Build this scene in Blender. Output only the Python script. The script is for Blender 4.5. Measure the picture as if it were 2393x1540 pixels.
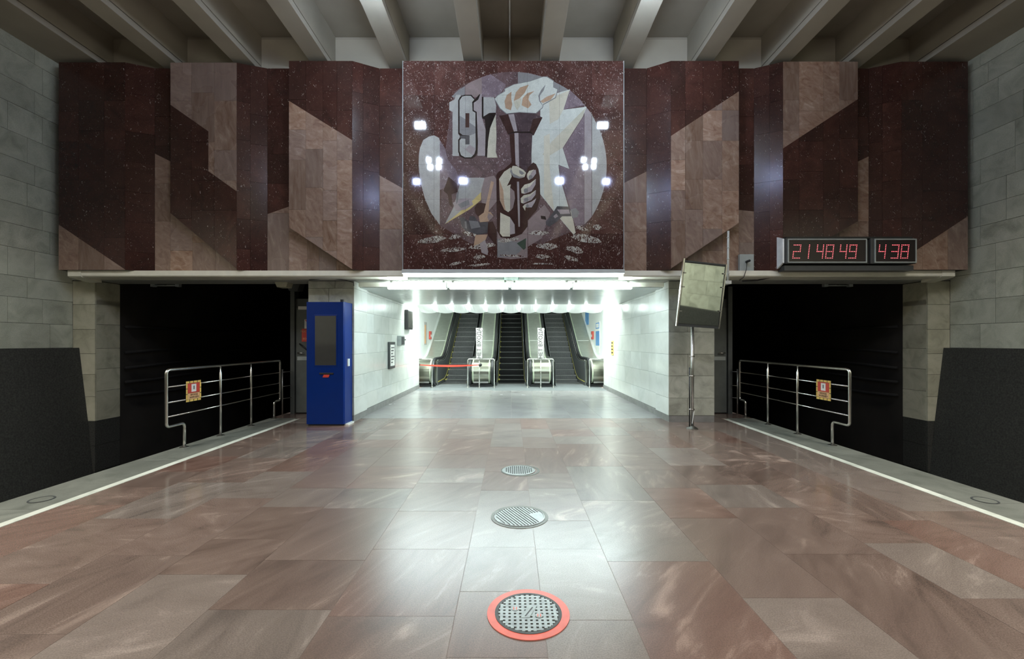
import bpy, bmesh, math, random
from mathutils import Vector, Matrix
random.seed(7)
for o in list(bpy.data.objects):
    bpy.data.objects.remove(o)
S = bpy.context.scene
COL = S.collection
PI = math.pi

# ------------------------------------------------------------------ camera
F, CX, CY, EYE = 1030.0, 1195.0, 800.0, 1.55
W, H = 2393, 1540
cam = bpy.data.cameras.new('camera')
cam.sensor_fit = 'HORIZONTAL'; cam.sensor_width = 36.0
cam.lens = 36.0 * F / W
cam.shift_x = (W / 2 - CX) / W
cam.shift_y = (CY - H / 2) / W
cam.clip_end = 200
co = bpy.data.objects.new('camera', cam); COL.objects.link(co)
co.location = (0, 0, EYE); co.rotation_euler = (PI / 2, 0, 0)
S.camera = co

# ------------------------------------------------------------------ world, exposure, large lights
w = bpy.data.worlds.new('world'); S.world = w; w.use_nodes = True
w.node_tree.nodes['Background'].inputs[0].default_value = (0.6, 0.7, 0.8, 1)
w.node_tree.nodes['Background'].inputs[1].default_value = 0.0
S.view_settings.view_transform = 'Standard'; S.view_settings.look = 'None'
S.view_settings.exposure = 0.0; S.view_settings.gamma = 1.0
S.view_settings.use_curve_mapping = False

def area(name, loc, rot, sx, sy, power, col, spread=PI):
    l = bpy.data.lights.new(name, 'AREA'); l.shape = 'RECTANGLE'
    l.size = sx; l.size_y = sy; l.energy = power; l.color = col; l.spread = spread
    o = bpy.data.objects.new(name, l); COL.objects.link(o)
    o.location = loc; o.rotation_euler = rot
    return o
COOL = (0.86, 0.93, 1.0); BLUE = (0.72, 0.78, 1.0); GREENW = (0.88, 1.0, 0.97)
HALL = (1.0, 0.95, 0.88)
# fill panels added out of view, brightening near floor and side walls
for yy in (-4.5, -1.0, 2.5):
    for xx in (-6.25, 6.25):
        area('hall_fill_light', (xx, yy, 6.3), (0, 0, 0), 1.2, 2.4, 270, HALL, math.radians(132))
        area('hall_fill_uplight', (xx * .45, yy, 5.6), (PI, 0, 0), 1.6, 2.0, 110, HALL)  # added uplight that lifts the ceiling beams, no fitting behind it
# escalator hall
for xx in (-2.1, 0, 2.1):
    area('escalator_hall_light', (xx, 14.6, 3.3), (0, 0, 0), 1.6, 2.6, 115, GREENW)
    area('escalator_hall_light', (xx, 19.5, 5.6), (math.radians(-30), 0, 0), 1.4, 4.0, 38, GREENW)

for sgn in (-1, 1):
    area('passage_wall_fill', (sgn * 2.45, 13.7, 2.85), (0, -sgn * math.radians(38), 0), .3, 1.6, 230, GREENW)  # added wash aimed outward to brighten the far passage walls

# ------------------------------------------------------------------ helpers
def link(name, me, mat=None, parent=None):
    o = bpy.data.objects.new(name, me); COL.objects.link(o)
    if mat is not None:
        if len(me.materials) == 0: me.materials.append(mat)
    if parent is not None:
        o.parent = parent
        o.matrix_parent_inverse = Matrix.Translation(-parent.location) if parent.parent is None else parent.matrix_basis.inverted() @ Matrix.Translation(-parent.parent.location)
        if parent.parent is not None:
            # sub-part: vertices are in world coordinates, so cancel the whole chain
            o.matrix_parent_inverse = Matrix.Identity(4)
            if parent.type == 'EMPTY': o.matrix_parent_inverse = Matrix.Translation(-parent.location)
    return o
def mesh(name, vs, fs, smooth=False):
    me = bpy.data.meshes.new(name); me.from_pydata([tuple(v) for v in vs], [], fs); me.update()
    bm = bmesh.new(); bm.from_mesh(me); bmesh.ops.recalc_face_normals(bm, faces=bm.faces); bm.to_mesh(me); bm.free()
    if smooth:
        for p in me.polygons: p.use_smooth = True
    return me
def mo(name, vs, fs, mat, parent=None, smooth=False):
    return link(name, mesh(name, vs, fs, smooth), mat, parent)
def tag(o, label=None, cat=None, group=None, kind=None):
    if label: o['label'] = label
    if cat: o['category'] = cat
    if group: o['group'] = group
    if kind: o['kind'] = kind
    return o
def thing(name, loc, label, cat, group=None):
    o = bpy.data.objects.new(name, None); COL.objects.link(o)
    o.location = loc; o.empty_display_size = 0.1
    return tag(o, label, cat, group)
BOXF = [(0,3,2,1),(4,5,6,7),(0,1,5,4),(1,2,6,5),(2,3,7,6),(3,0,4,7)]
def boxv(x0,x1,y0,y1,z0,z1):
    return [(x0,y0,z0),(x1,y0,z0),(x1,y1,z0),(x0,y1,z0),(x0,y0,z1),(x1,y0,z1),(x1,y1,z1),(x0,y1,z1)]
def box(name, x0,x1,y0,y1,z0,z1, mat, parent=None, bevel=0.0):
    if bevel <= 0:
        return mo(name, boxv(x0,x1,y0,y1,z0,z1), BOXF, mat, parent)
    bm = bmesh.new(); vs = [bm.verts.new(v) for v in boxv(x0,x1,y0,y1,z0,z1)]
    for f in BOXF: bm.faces.new([vs[i] for i in f])
    bmesh.ops.recalc_face_normals(bm, faces=bm.faces)
    bmesh.ops.bevel(bm, geom=list(bm.edges), offset=bevel, segments=2, affect='EDGES', profile=0.6)
    me = bpy.data.meshes.new(name); bm.to_mesh(me); bm.free()
    return link(name, me, mat, parent)
class MB:
    def __init__(s): s.v = []; s.f = []
    def add(s, vs, fs):
        n = len(s.v); s.v += [tuple(v) for v in vs]; s.f += [tuple(i + n for i in f) for f in fs]; return s
    def box(s, *a): return s.add(boxv(*a), BOXF)
    def tube(s, pts, r, seg=10): 
        v, f = tubev(pts, r, seg); return s.add(v, f)
    def obj(s, name, mat, parent=None, smooth=False): return mo(name, s.v, s.f, mat, parent, smooth)
def tubev(pts, r, seg=10):
    pts = [Vector(p) for p in pts]; n = len(pts); vs = []; fs = []
    rr = r if isinstance(r, (list, tuple)) else [r] * n
    t0 = (pts[1] - pts[0]).normalized()
    up = Vector((0,0,1)) if abs(t0.z) < 0.9 else Vector((1,0,0))
    nrm = (up - t0 * up.dot(t0)).normalized()
    for i in range(n):
        if i == 0: t = t0
        elif i == n - 1: t = (pts[i] - pts[i-1]).normalized()
        else: t = ((pts[i+1] - pts[i]).normalized() + (pts[i] - pts[i-1]).normalized()).normalized()
        nrm = (nrm - t * nrm.dot(t)).normalized(); b = t.cross(nrm)
        for k in range(seg):
            a = 2 * PI * k / seg
            vs.append(pts[i] + (nrm * math.cos(a) + b * math.sin(a)) * rr[i])
    for i in range(n - 1):
        for k in range(seg):
            k2 = (k + 1) % seg
            fs.append((i*seg+k, i*seg+k2, (i+1)*seg+k2, (i+1)*seg+k))
    fs.append(tuple(range(seg))); fs.append(tuple((n-1)*seg + k for k in range(seg)))
    return vs, fs
def tube(name, pts, r, mat, parent=None, seg=10):
    v, f = tubev(pts, r, seg); return mo(name, v, f, mat, parent, True)
def fillet(pts, rad, n=5):
    pts = [Vector(p) for p in pts]; out = [pts[0]]
    for i in range(1, len(pts) - 1):
        a = (pts[i-1] - pts[i]); b = (pts[i+1] - pts[i]); r = min(rad, a.length * .45, b.length * .45)
        p0 = pts[i] + a.normalized() * r; p1 = pts[i] + b.normalized() * r
        for k in range(n + 1):
            t = k / n; out.append(p0 * (1-t)**2 + pts[i] * 2*t*(1-t) + p1 * t*t)
    out.append(pts[-1]); return out
def lathev(prof, cx, cy, seg=24):
    vs = []; fs = []
    for (r, z) in prof:
        for k in range(seg):
            a = 2*PI*k/seg; vs.append((cx + r*math.cos(a), cy + r*math.sin(a), z))
    for i in range(len(prof)-1):
        for k in range(seg):
            k2 = (k+1) % seg; fs.append((i*seg+k, i*seg+k2, (i+1)*seg+k2, (i+1)*seg+k))
    fs.append(tuple(range(seg))); fs.append(tuple((len(prof)-1)*seg+k for k in range(seg)))
    return vs, fs
def prismY(poly, y0, y1):
    """polygon of (x,z) extruded along y"""
    n = len(poly)
    vs = [(x, y0, z) for x, z in poly] + [(x, y1, z) for x, z in poly]
    fs = [tuple(range(n)), tuple(range(2*n-1, n-1, -1))] + [(i, (i+1) % n, n+(i+1) % n, n+i) for i in range(n)]
    return vs, fs
def prismX(poly, x0, x1):
    n = len(poly)
    vs = [(x0, y, z) for y, z in poly] + [(x1, y, z) for y, z in poly]
    fs = [tuple(range(n)), tuple(range(2*n-1, n-1, -1))] + [(i, (i+1) % n, n+(i+1) % n, n+i) for i in range(n)]
    return vs, fs
def prismZ(poly, z0, z1):
    n = len(poly)
    vs = [(x, y, z0) for x, y in poly] + [(x, y, z1) for x, y in poly]
    fs = [tuple(range(n)), tuple(range(2*n-1, n-1, -1))] + [(i, (i+1) % n, n+(i+1) % n, n+i) for i in range(n)]
    return vs, fs
def at(px, py, Y):
    return Vector(((px - CX) * Y / F, Y, EYE + (CY - py) * Y / F))
UNIT = {}
def ubox(name, x0,x1,y0,y1,z0,z1, mat, parent):
    """a block that shares one unit-cube mesh per material"""
    k = mat.name
    if k not in UNIT:
        me = mesh('block', boxv(-.5,.5,-.5,.5,-.5,.5), BOXF); me.materials.append(mat); UNIT[k] = me
    o = bpy.data.objects.new(name, UNIT[k]); COL.objects.link(o)
    o.parent = parent; o.matrix_parent_inverse = Matrix.Translation(-parent.location)
    o.location = ((x0+x1)/2, (y0+y1)/2, (z0+z1)/2); o.scale = (x1-x0, y1-y0, z1-z0)
    return o
def text(name, s, size, M, mat, parent=None, ax='CENTER', ext=0.0006, bold=0.0):
    c = bpy.data.curves.new(name, 'FONT'); c.body = s; c.size = size; c.align_x = ax; c.align_y = 'CENTER'; c.extrude = ext; c.offset = bold
    c.materials.append(mat)
    tmp = bpy.data.objects.new(name, c); me = bpy.data.meshes.new_from_object(tmp); bpy.data.objects.remove(tmp); bpy.data.curves.remove(c)
    if not me.materials: me.materials.append(mat)
    o = bpy.data.objects.new(name, me); COL.objects.link(o)
    if parent is not None:
        o.parent = parent
        if parent.parent is None: o.matrix_parent_inverse = Matrix.Translation(-parent.location)
    o.matrix_basis = M
    return o
def facing(loc, yaw=0.0, roll=0.0):
    """text matrix: reads from -Y (yaw about Z)"""
    return Matrix.Translation(loc) @ Matrix.Rotation(yaw, 4, 'Z') @ Matrix.Rotation(PI/2, 4, 'X') @ Matrix.Rotation(roll, 4, 'Z')

# ------------------------------------------------------------------ materials
def newmat(name):
    m = bpy.data.materials.new(name); m.use_nodes = True
    nt = m.node_tree; b = nt.nodes['Principled BSDF']
    return m, nt, b
def N(nt, t, **kw):
    n = nt.nodes.new(t)
    for k, v in kw.items(): setattr(n, k, v)
    return n
def plain(name, col, rough=0.5, metal=0.0, noise=0.12, nscale=6.0, bump=0.0, spec=0.5, coat=0.0):
    m, nt, b = newmat(name)
    b.inputs['Roughness'].default_value = rough; b.inputs['Metallic'].default_value = metal
    b.inputs['Specular IOR Level'].default_value = spec
    b.inputs['Coat Weight'].default_value = coat
    g = N(nt, 'ShaderNodeNewGeometry'); n = N(nt, 'ShaderNodeTexNoise')
    n.inputs['Scale'].default_value = nscale; n.inputs['Detail'].default_value = 5
    nt.links.new(g.outputs['Position'], n.inputs['Vector'])
    r = N(nt, 'ShaderNodeValToRGB')
    r.color_ramp.elements[0].position = .3; r.color_ramp.elements[1].position = .7
    r.color_ramp.elements[0].color = tuple(c * (1 - noise) for c in col) + (1,)
    r.color_ramp.elements[1].color = tuple(min(1, c * (1 + noise)) for c in col) + (1,)
    nt.links.new(n.outputs['Fac'], r.inputs['Fac']); nt.links.new(r.outputs['Color'], b.inputs['Base Color'])
    if bump:
        bp = N(nt, 'ShaderNodeBump'); bp.inputs['Strength'].default_value = bump; bp.inputs['Distance'].default_value = .01
        n2 = N(nt, 'ShaderNodeTexNoise'); n2.inputs['Scale'].default_value = nscale * 8
        nt.links.new(g.outputs['Position'], n2.inputs['Vector'])
        nt.links.new(n2.outputs['Fac'], bp.inputs['Height']); nt.links.new(bp.outputs['Normal'], b.inputs['Normal'])
    return m
def stone(name, cols, rough=0.25, scale=2.0, stretch=(1,1,1), distort=1.0, fleck=None, fscale=30.0, fthr=.66, rnd=.25, tint=None, grain=0.0, spec=0.5, bump=0.0, rough_var=.08, warp=False, coat=0.0, worn=False, lo=.25, hi=.75):
    """polished natural stone; every slab reads its own patch of the rock"""
    m, nt, b = newmat(name)
    b.inputs['Specular IOR Level'].default_value = spec
    b.inputs['Coat Weight'].default_value = coat; b.inputs['Coat Roughness'].default_value = .09
    g = N(nt, 'ShaderNodeNewGeometry'); oi = N(nt, 'ShaderNodeObjectInfo')
    mul = N(nt, 'ShaderNodeVectorMath', operation='MULTIPLY'); mul.inputs[1].default_value = (53.1, 91.7, 37.3)
    add = N(nt, 'ShaderNodeVectorMath', operation='ADD')
    nt.links.new(oi.outputs['Random'], mul.inputs[0]); nt.links.new(g.outputs['Position'], add.inputs[0]); nt.links.new(mul.outputs[0], add.inputs[1])
    vec = add.outputs[0]
    rot = N(nt, 'ShaderNodeVectorRotate', rotation_type='EULER_XYZ')
    ang = N(nt, 'ShaderNodeVectorMath', operation='MULTIPLY'); ang.inputs[1].default_value = (1.3, 1.1, 2.1) if warp else (.35, .35, .35)
    nt.links.new(oi.outputs['Random'], ang.inputs[0]); nt.links.new(vec, rot.inputs['Vector']); nt.links.new(ang.outputs[0], rot.inputs['Rotation'])
    mp = N(nt, 'ShaderNodeMapping'); mp.inputs['Scale'].default_value = stretch
    nt.links.new(rot.outputs[0], mp.inputs['Vector'])
    n = N(nt, 'ShaderNodeTexNoise'); n.inputs['Scale'].default_value = scale; n.inputs['Detail'].default_value = 7
    n.inputs['Roughness'].default_value = .6; n.inputs['Distortion'].default_value = distort
    nt.links.new(mp.outputs[0], n.inputs['Vector'])
    r = N(nt, 'ShaderNodeValToRGB'); cr = r.color_ramp
    k = len(cols)
    while len(cr.elements) < k: cr.elements.new(.5)
    for i, c in enumerate(cols):
        cr.elements[i].position = lo + (hi - lo) * i / (k - 1); cr.elements[i].color = tuple(c) + (1,)
    nt.links.new(n.outputs['Fac'], r.inputs['Fac'])
    out = r.outputs['Color']
    hs = N(nt, 'ShaderNodeHueSaturation')
    mr = N(nt, 'ShaderNodeMapRange'); mr.inputs['To Min'].default_value = 1 - rnd; mr.inputs['To Max'].default_value = 1 + rnd
    nt.links.new(oi.outputs['Random'], mr.inputs['Value']); nt.links.new(mr.outputs[0], hs.inputs['Value'])
    nt.links.new(out, hs.inputs['Color']); out = hs.outputs['Color']
    if tint:
        wn = N(nt, 'ShaderNodeTexWhiteNoise', noise_dimensions='1D'); nt.links.new(oi.outputs['Random'], wn.inputs['W'])
        mx = N(nt, 'ShaderNodeMix', data_type='RGBA')
        mm = N(nt, 'ShaderNodeMath', operation='MULTIPLY'); mm.inputs[1].default_value = tint[1]
        nt.links.new(wn.outputs['Value'], mm.inputs[0]); nt.links.new(mm.outputs[0], mx.inputs[0])
        nt.links.new(out, mx.inputs[6]); mx.inputs[7].default_value = tuple(tint[0]) + (1,); out = mx.outputs[2]
    if grain:
        gn = N(nt, 'ShaderNodeTexNoise'); gn.inputs['Scale'].default_value = 140; gn.inputs['Detail'].default_value = 2
        nt.links.new(g.outputs['Position'], gn.inputs['Vector'])
        gm = N(nt, 'ShaderNodeMapRange'); gm.inputs['From Min'].default_value = .3; gm.inputs['From Max'].default_value = .7
        gm.inputs['To Min'].default_value = 1 - grain; gm.inputs['To Max'].default_value = 1 + grain
        nt.links.new(gn.outputs['Fac'], gm.inputs['Value'])
        h2 = N(nt, 'ShaderNodeHueSaturation'); nt.links.new(gm.outputs[0], h2.inputs['Value']); nt.links.new(out, h2.inputs['Color']); out = h2.outputs['Color']
    if fleck:
        fn = N(nt, 'ShaderNodeTexNoise'); fn.inputs['Scale'].default_value = fscale; fn.inputs['Detail'].default_value = 3; fn.inputs['Distortion'].default_value = 2.5
        fm = N(nt, 'ShaderNodeMapping'); fm.inputs['Scale'].default_value = (1.0, 1.0, .55)
        nt.links.new(rot.outputs[0], fm.inputs['Vector']); nt.links.new(fm.outputs[0], fn.inputs['Vector'])
        fr = N(nt, 'ShaderNodeMapRange'); fr.inputs['From Min'].default_value = fthr; fr.inputs['From Max'].default_value = fthr + .04
        nt.links.new(fn.outputs['Fac'], fr.inputs['Value'])
        mx = N(nt, 'ShaderNodeMix', data_type='RGBA'); nt.links.new(fr.outputs[0], mx.inputs[0])
        nt.links.new(out, mx.inputs[6]); mx.inputs[7].default_value = tuple(fleck) + (1,); out = mx.outputs[2]
    nt.links.new(out, b.inputs['Base Color'])
    rr = N(nt, 'ShaderNodeMapRange'); rr.inputs['To Min'].default_value = max(0.02, rough - rough_var); rr.inputs['To Max'].default_value = rough + rough_var
    rn = N(nt, 'ShaderNodeTexNoise'); rn.inputs['Scale'].default_value = 1.2; rn.inputs['Detail'].default_value = 4
    nt.links.new(g.outputs['Position'], rn.inputs['Vector']); nt.links.new(rn.outputs['Fac'], rr.inputs['Value'])
    ro = rr.outputs[0]
    if worn:   # the middle of the platform is trodden dull, the edges keep their polish
        sx = N(nt, 'ShaderNodeSeparateXYZ'); nt.links.new(g.outputs['Position'], sx.inputs[0])
        ab = N(nt, 'ShaderNodeMath', operation='ABSOLUTE'); nt.links.new(sx.outputs[0], ab.inputs[0])
        wm = N(nt, 'ShaderNodeMapRange', interpolation_type='SMOOTHSTEP'); wm.inputs['From Min'].default_value = 1.9; wm.inputs['From Max'].default_value = 3.6
        wm.inputs['To Min'].default_value = 0.0; wm.inputs['To Max'].default_value = -.19
        nt.links.new(ab.outputs[0], wm.inputs['Value'])
        ad = N(nt, 'ShaderNodeMath', operation='ADD'); nt.links.new(ro, ad.inputs[0]); nt.links.new(wm.outputs[0], ad.inputs[1]); ro = ad.outputs[0]
    nt.links.new(ro, b.inputs['Roughness'])
    if bump:
        bp = N(nt, 'ShaderNodeBump'); bp.inputs['Strength'].default_value = bump; bp.inputs['Distance'].default_value = .004
        bn = N(nt, 'ShaderNodeTexNoise'); bn.inputs['Scale'].default_value = 18; bn.inputs['Detail'].default_value = 5
        nt.links.new(g.outputs['Position'], bn.inputs['Vector']); nt.links.new(bn.outputs['Fac'], bp.inputs['Height']); nt.links.new(bp.outputs['Normal'], b.inputs['Normal'])
    return m
def emit(name, col, strength):
    m, nt, b = newmat(name)
    b.inputs['Base Color'].default_value = (.8,.8,.8,1)
    b.inputs['Emission Color'].default_value = tuple(col) + (1,); b.inputs['Emission Strength'].default_value = strength
    return m

M = {}
FK = dict(rough=.32, spec=.95, grain=.28, warp=True, rough_var=.03, distort=.8, worn=True, lo=.29, hi=.73)
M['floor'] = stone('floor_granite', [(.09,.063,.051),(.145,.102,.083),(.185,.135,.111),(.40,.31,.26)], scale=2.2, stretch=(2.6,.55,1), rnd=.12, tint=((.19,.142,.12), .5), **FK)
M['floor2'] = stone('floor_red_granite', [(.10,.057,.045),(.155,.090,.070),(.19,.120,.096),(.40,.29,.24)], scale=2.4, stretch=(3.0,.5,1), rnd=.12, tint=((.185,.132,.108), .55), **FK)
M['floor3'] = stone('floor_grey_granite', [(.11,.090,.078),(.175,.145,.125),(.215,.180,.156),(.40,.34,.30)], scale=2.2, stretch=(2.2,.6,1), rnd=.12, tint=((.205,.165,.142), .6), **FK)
M['floor_glow'] = stone('passage_floor_glow_stone', [(.23,.225,.22),(.27,.265,.26),(.30,.295,.29)], scale=1.5, rnd=.05, rough=.24, grain=.1, spec=.8)  # greyer stone, base lightened to carry the glow reflected on the passage floor
M['grout'] = plain('grout', (.27,.22,.19), .8)
M['curb'] = stone('curb_concrete', [(.10,.11,.092),(.155,.165,.142),(.20,.21,.18)], rough=.45, scale=2.2, rnd=.10, grain=.15, distort=2.0)
M['strip'] = stone('white_marble_strip', [(.42,.47,.40),(.62,.66,.58),(.72,.75,.68)], rough=.4, scale=3.0, rnd=.1)
M['wall'] = stone('wall_limestone', [(.24,.25,.195),(.42,.435,.35),(.54,.555,.46)], rough=.5, scale=2.6, rnd=.12, grain=.2, tint=((.41,.425,.345), .45), bump=.05)
M['pil'] = stone('pilaster_limestone', [(.27,.265,.19),(.42,.41,.305),(.50,.485,.37)], rough=.5, scale=3.0, rnd=.10, grain=.1, bump=.05)
M['pilr'] = stone('pillar_limestone', [(.22,.225,.185),(.37,.38,.315),(.48,.49,.42)], rough=.5, scale=3.2, rnd=.12, grain=.2, bump=.05)
M['joint'] = plain('dark_joint', (.05,.05,.045), .9)
M['plinth'] = plain('black_plinth_render', (.040,.041,.036), .75, noise=.4, nscale=40, bump=.5, spec=.25)
M['dark'] = stone('dark_red_granite', [(.030,.012,.009),(.056,.021,.016),(.088,.032,.023)], rough=.21, scale=3.0, rnd=.30, fleck=(.36,.30,.27), fscale=24, fthr=.675, tint=((.046,.022,.017), .6), grain=.4, rough_var=.05)
M['dark2'] = stone('mural_red_granite', [(.040,.018,.014),(.072,.031,.025),(.105,.050,.040)], rough=.055, scale=3.0, rnd=.22, fleck=(.46,.40,.36), fscale=27, fthr=.628, grain=.4, rough_var=.03)
M['pink'] = stone('pink_quartzite', [(.15,.075,.046),(.25,.148,.098),(.32,.21,.15),(.46,.34,.26)], rough=.26, scale=2.6, stretch=(3.6,3.6,.6), distort=1.0, rnd=.30, tint=((.21,.165,.15), .6), grain=.12, warp=True)
M['joint_dark'] = plain('mural_joint', (.010,.007,.006), .7)
def inl(name, c, v=.14, rough=.055, fl=None, thr=.66):
    return stone('inlay_' + name, [tuple(x*(1-v) for x in c), c, tuple(min(1,x*(1+v)) for x in c)], rough=rough, scale=5, rnd=.07, grain=.14, rough_var=.03, fleck=fl, fscale=26, fthr=thr)
M['i_white'] = inl('white', (.50,.52,.46)); M['i_pale'] = inl('pale', (.37,.365,.335)); M['i_cream'] = inl('cream', (.52,.49,.38))
M['i_pinkgrey'] = inl('pinkgrey', (.25,.195,.185)); M['i_mid'] = inl('mid', (.125,.082,.082), .35, fl=(.4,.35,.34), thr=.63)
M['i_purple'] = inl('purple', (.19,.145,.16), .3, fl=(.36,.32,.34), thr=.63)
M['i_tan'] = inl('tan', (.40,.27,.18)); M['i_ochre'] = inl('ochre', (.50,.40,.17)); M['i_grey'] = inl('grey', (.21,.205,.20)); M['i_dgrey'] = inl('dgrey', (.085,.08,.082), .3)
M['i_black'] = inl('black', (.022,.016,.015), .3); M['i_brown'] = inl('brown', (.05,.026,.022), .3); M['i_torch'] = inl('torch', (.075,.052,.055), .3, fl=(.2,.16,.16), thr=.66)
M['i_green'] = inl('green', (.05,.07,.05), .2); M['i_mauve'] = inl('mauve', (.33,.285,.28)); M['i_streak'] = inl('streak', (.46,.44,.38), .3, fl=(.065,.026,.021), thr=.49)
M['beam'] = plain('beam_painted_concrete', (.36,.33,.265), .8, noise=.07, nscale=1.5)
M['slab'] = plain('ceiling_concrete', (.30,.275,.225), .85, noise=.12, nscale=1.0)
M['groove'] = plain('beam_groove', (.03,.028,.025), .9)
M['lintel'] = plain('cream_paint', (.78,.76,.63), .45, noise=.06)
M['whitelip'] = plain('white_metal_lip', (.75,.78,.74), .3, noise=.04)
M['marble'] = stone('passage_marble', [(.54,.57,.53),(.66,.69,.65),(.74,.77,.73)], rough=.17, scale=1.6, rnd=.07, grain=.03, rough_var=.05, tint=((.60,.61,.55), .5))
M['marble_j'] = plain('marble_joint', (.33,.34,.31), .8)
M['base'] = plain('grey_baseboard', (.20,.20,.19), .4, noise=.2)
M['slat'] = plain('grey_metal_slat', (.42,.44,.43), .28, metal=.85, noise=.05)
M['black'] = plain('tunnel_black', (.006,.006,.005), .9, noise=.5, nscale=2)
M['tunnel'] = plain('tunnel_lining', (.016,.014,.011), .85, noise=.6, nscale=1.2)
M['cable'] = plain('cable_rubber', (.005,.005,.005), .9)
M['steel'] = plain('brushed_steel', (.62,.61,.57), .22, metal=1.0, noise=.05)
M['steel_d'] = plain('worn_steel', (.42,.42,.40), .32, metal=1.0, noise=.1)
M['blue'] = plain('blue_paint', (.0005,.020,.15), .3, noise=.05, spec=.22)
M['screen'] = plain('dark_glass_screen', (.05,.05,.045), .08, noise=.05)
M['blackp'] = plain('black_plastic', (.012,.012,.012), .4)
M['red'] = plain('red_print', (.55,.05,.03), .4, noise=.05); M['redpaint'] = plain('red_floor_paint', (.72,.14,.095), .35, noise=.12, nscale=12)
M['yellow'] = plain('yellow_print', (.75,.50,.12), .45, noise=.05); M['orange'] = plain('orange_print', (.75,.42,.20), .45, noise=.05)
M['white'] = plain('white_print', (.80,.78,.75), .4, noise=.04); M['ink'] = plain('black_ink', (.015,.015,.015), .5)
M['doorgrey'] = plain('grey_door_paint', (.10,.11,.10), .45); M['framegrey'] = plain('dark_door_frame', (.07,.075,.07), .5)
M['greybox'] = plain('grey_enclosure', (.33,.36,.34), .45); M['dbox'] = plain('dark_grey_enclosure', (.05,.055,.055), .4)
M['casing'] = plain('clock_casing', (.05,.052,.052), .4, noise=.1); M['casing_lit'] = plain('lit_clock_side', (.86,.90,.90), .35)  # clock side colour lightened for the passage light falling on it
M['led'] = emit('red_led', (1.0, .035, .07), 2.2); M['ledoff'] = plain('led_window', (.012,.006,.006), .2)
M['mirror'] = plain('mirror_glass', (.66,.73,.66), .03, metal=1.0, noise=.01)
M['wpole'] = plain('white_conduit_paint', (.62,.63,.58), .4)
M['iron'] = plain('cast_iron_cover', (.30,.32,.31), .38, metal=.6, noise=.15, nscale=30); M['iron_d'] = plain('dark_cover_recess', (.045,.047,.045), .5)
M['tube'] = emit('fluorescent_tube', (.80, .97, 1.0), 88.0)
M['lamptube'] = emit('small_lamp_tube', (.88, 1.0, .98), 22.0)
M['flood'] = emit('flood_lens', (.68, .82, 1.0), 330.0); M['flood_b'] = emit('flood_lens_blue', (.50, .60, 1.0), 200.0)
M['lampbody'] = plain('lamp_body', (.25,.25,.25), .5)
M['stepg'] = plain('grey_step_metal', (.06,.062,.062), .5, metal=.3, noise=.2, nscale=20); M['stepk'] = plain('black_step_metal', (.004,.004,.004), .6, noise=.3, spec=.15, nscale=20)
M['nosing'] = plain('step_nosing', (.15,.15,.145), .4, metal=.3); M['nosing_k'] = plain('pale_step_edge', (.07,.07,.065), .5)
M['skirt'] = plain('escalator_skirt', (.07,.075,.075), .4, metal=.3); M['deck'] = plain('olive_deck_metal', (.46,.49,.42), .28, metal=.6, noise=.06)
M['drum'] = plain('newel_steel', (.27,.27,.22), .3, metal=1.0, noise=.05)
M['rubber'] = plain('handrail_rubber', (.010,.011,.012), .35); M['greenstrip'] = plain('pale_green_strip', (.58,.66,.48), .35)
M['yline'] = plain('yellow_safety_line', (.45,.40,.08), .5); M['landing'] = plain('landing_plate', (.26,.28,.285), .35, metal=.4, noise=.08)
M['wpanel'] = plain('white_lamp_panel', (.82,.84,.82), .4, noise=.03); M['exitgreen'] = emit('exit_sign_face', (.55, 1.0, .78), .45)
M['green'] = plain('green_sign_frame', (.03,.16,.10), .4); M['bluep'] = plain('blue_poster', (.10,.30,.62), .4); M['signgrey'] = plain('grey_white_sign', (.50,.48,.46), .5); M['paper'] = plain('white_paper', (.78,.78,.74), .6)
M['vault'] = plain('white_vault', (.72,.75,.72), .6, noise=.03)

WALLX, WALLY = 8.46, 8.5
ZTOP, ZBOT = 6.66, 2.87

# ================================================================== FLOOR
floor = box('floor', -4.36, 4.36, -12, 9.0, -.30, -.002, M['grout']); tag(floor, kind='structure')
f2 = box('floor_passage', -3.9, 3.9, 9.0, 17.2, -.30, -.002, M['grout']); tag(f2, kind='structure')
lp = box('floor_landing', -3.09, 3.09, 14.15, 17.2, -.006, .002, M['landing']); tag(lp, kind='structure')
f3 = MB(); f3.box(-4.93, -3.8, 9.0, 12.0, -.30, -.006); f3.box(3.8, 4.93, 9.0, 12.0, -.30, -.006)
tag(f3.obj('floor_service_walk', M['grout']), kind='structure')
rf = random.Random(11)
def slabcol(x0, x1, ya, yb, parent, light=0.0, only=None):
    y = ya - rf.uniform(0, .6)
    while y < yb:
        L = rf.choice((.55, .7, .85, 1.0, 1.25)) * rf.uniform(.92, 1.08)
        y1 = min(y + L, yb)
        y0 = max(y, ya)
        if y1 - y0 > .08:
            t = rf.random()
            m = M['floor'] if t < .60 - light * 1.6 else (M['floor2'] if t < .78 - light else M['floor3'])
            if only: m = only
            dz = -rf.uniform(0, .0007)
            ubox('paving_slab', x0 + .0014, x1 - .0014, y0 + .0014, y1 - .0014, -.03, dz, m, parent)
        y = y1
xs = [-4.28]
while xs[-1] < 4.28 - .30:
    xs.append(min(4.28, xs[-1] + rf.choice((.42, .50, .56, .60, .72))))
xs[-1] = 4.28
for i in range(len(xs) - 1):
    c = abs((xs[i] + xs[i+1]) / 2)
    slabcol(xs[i], xs[i+1], 1.2, 9.0, floor, light=.22 if c < 1.4 else 0)  # more grey slabs mid-platform, standing in for the glow reflected there
for i in range(10):
    x0 = -3.1 + .62 * i; slabcol(x0, x0 + .62, 9.0, 14.15, f2, .15, M['floor_glow'])
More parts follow.
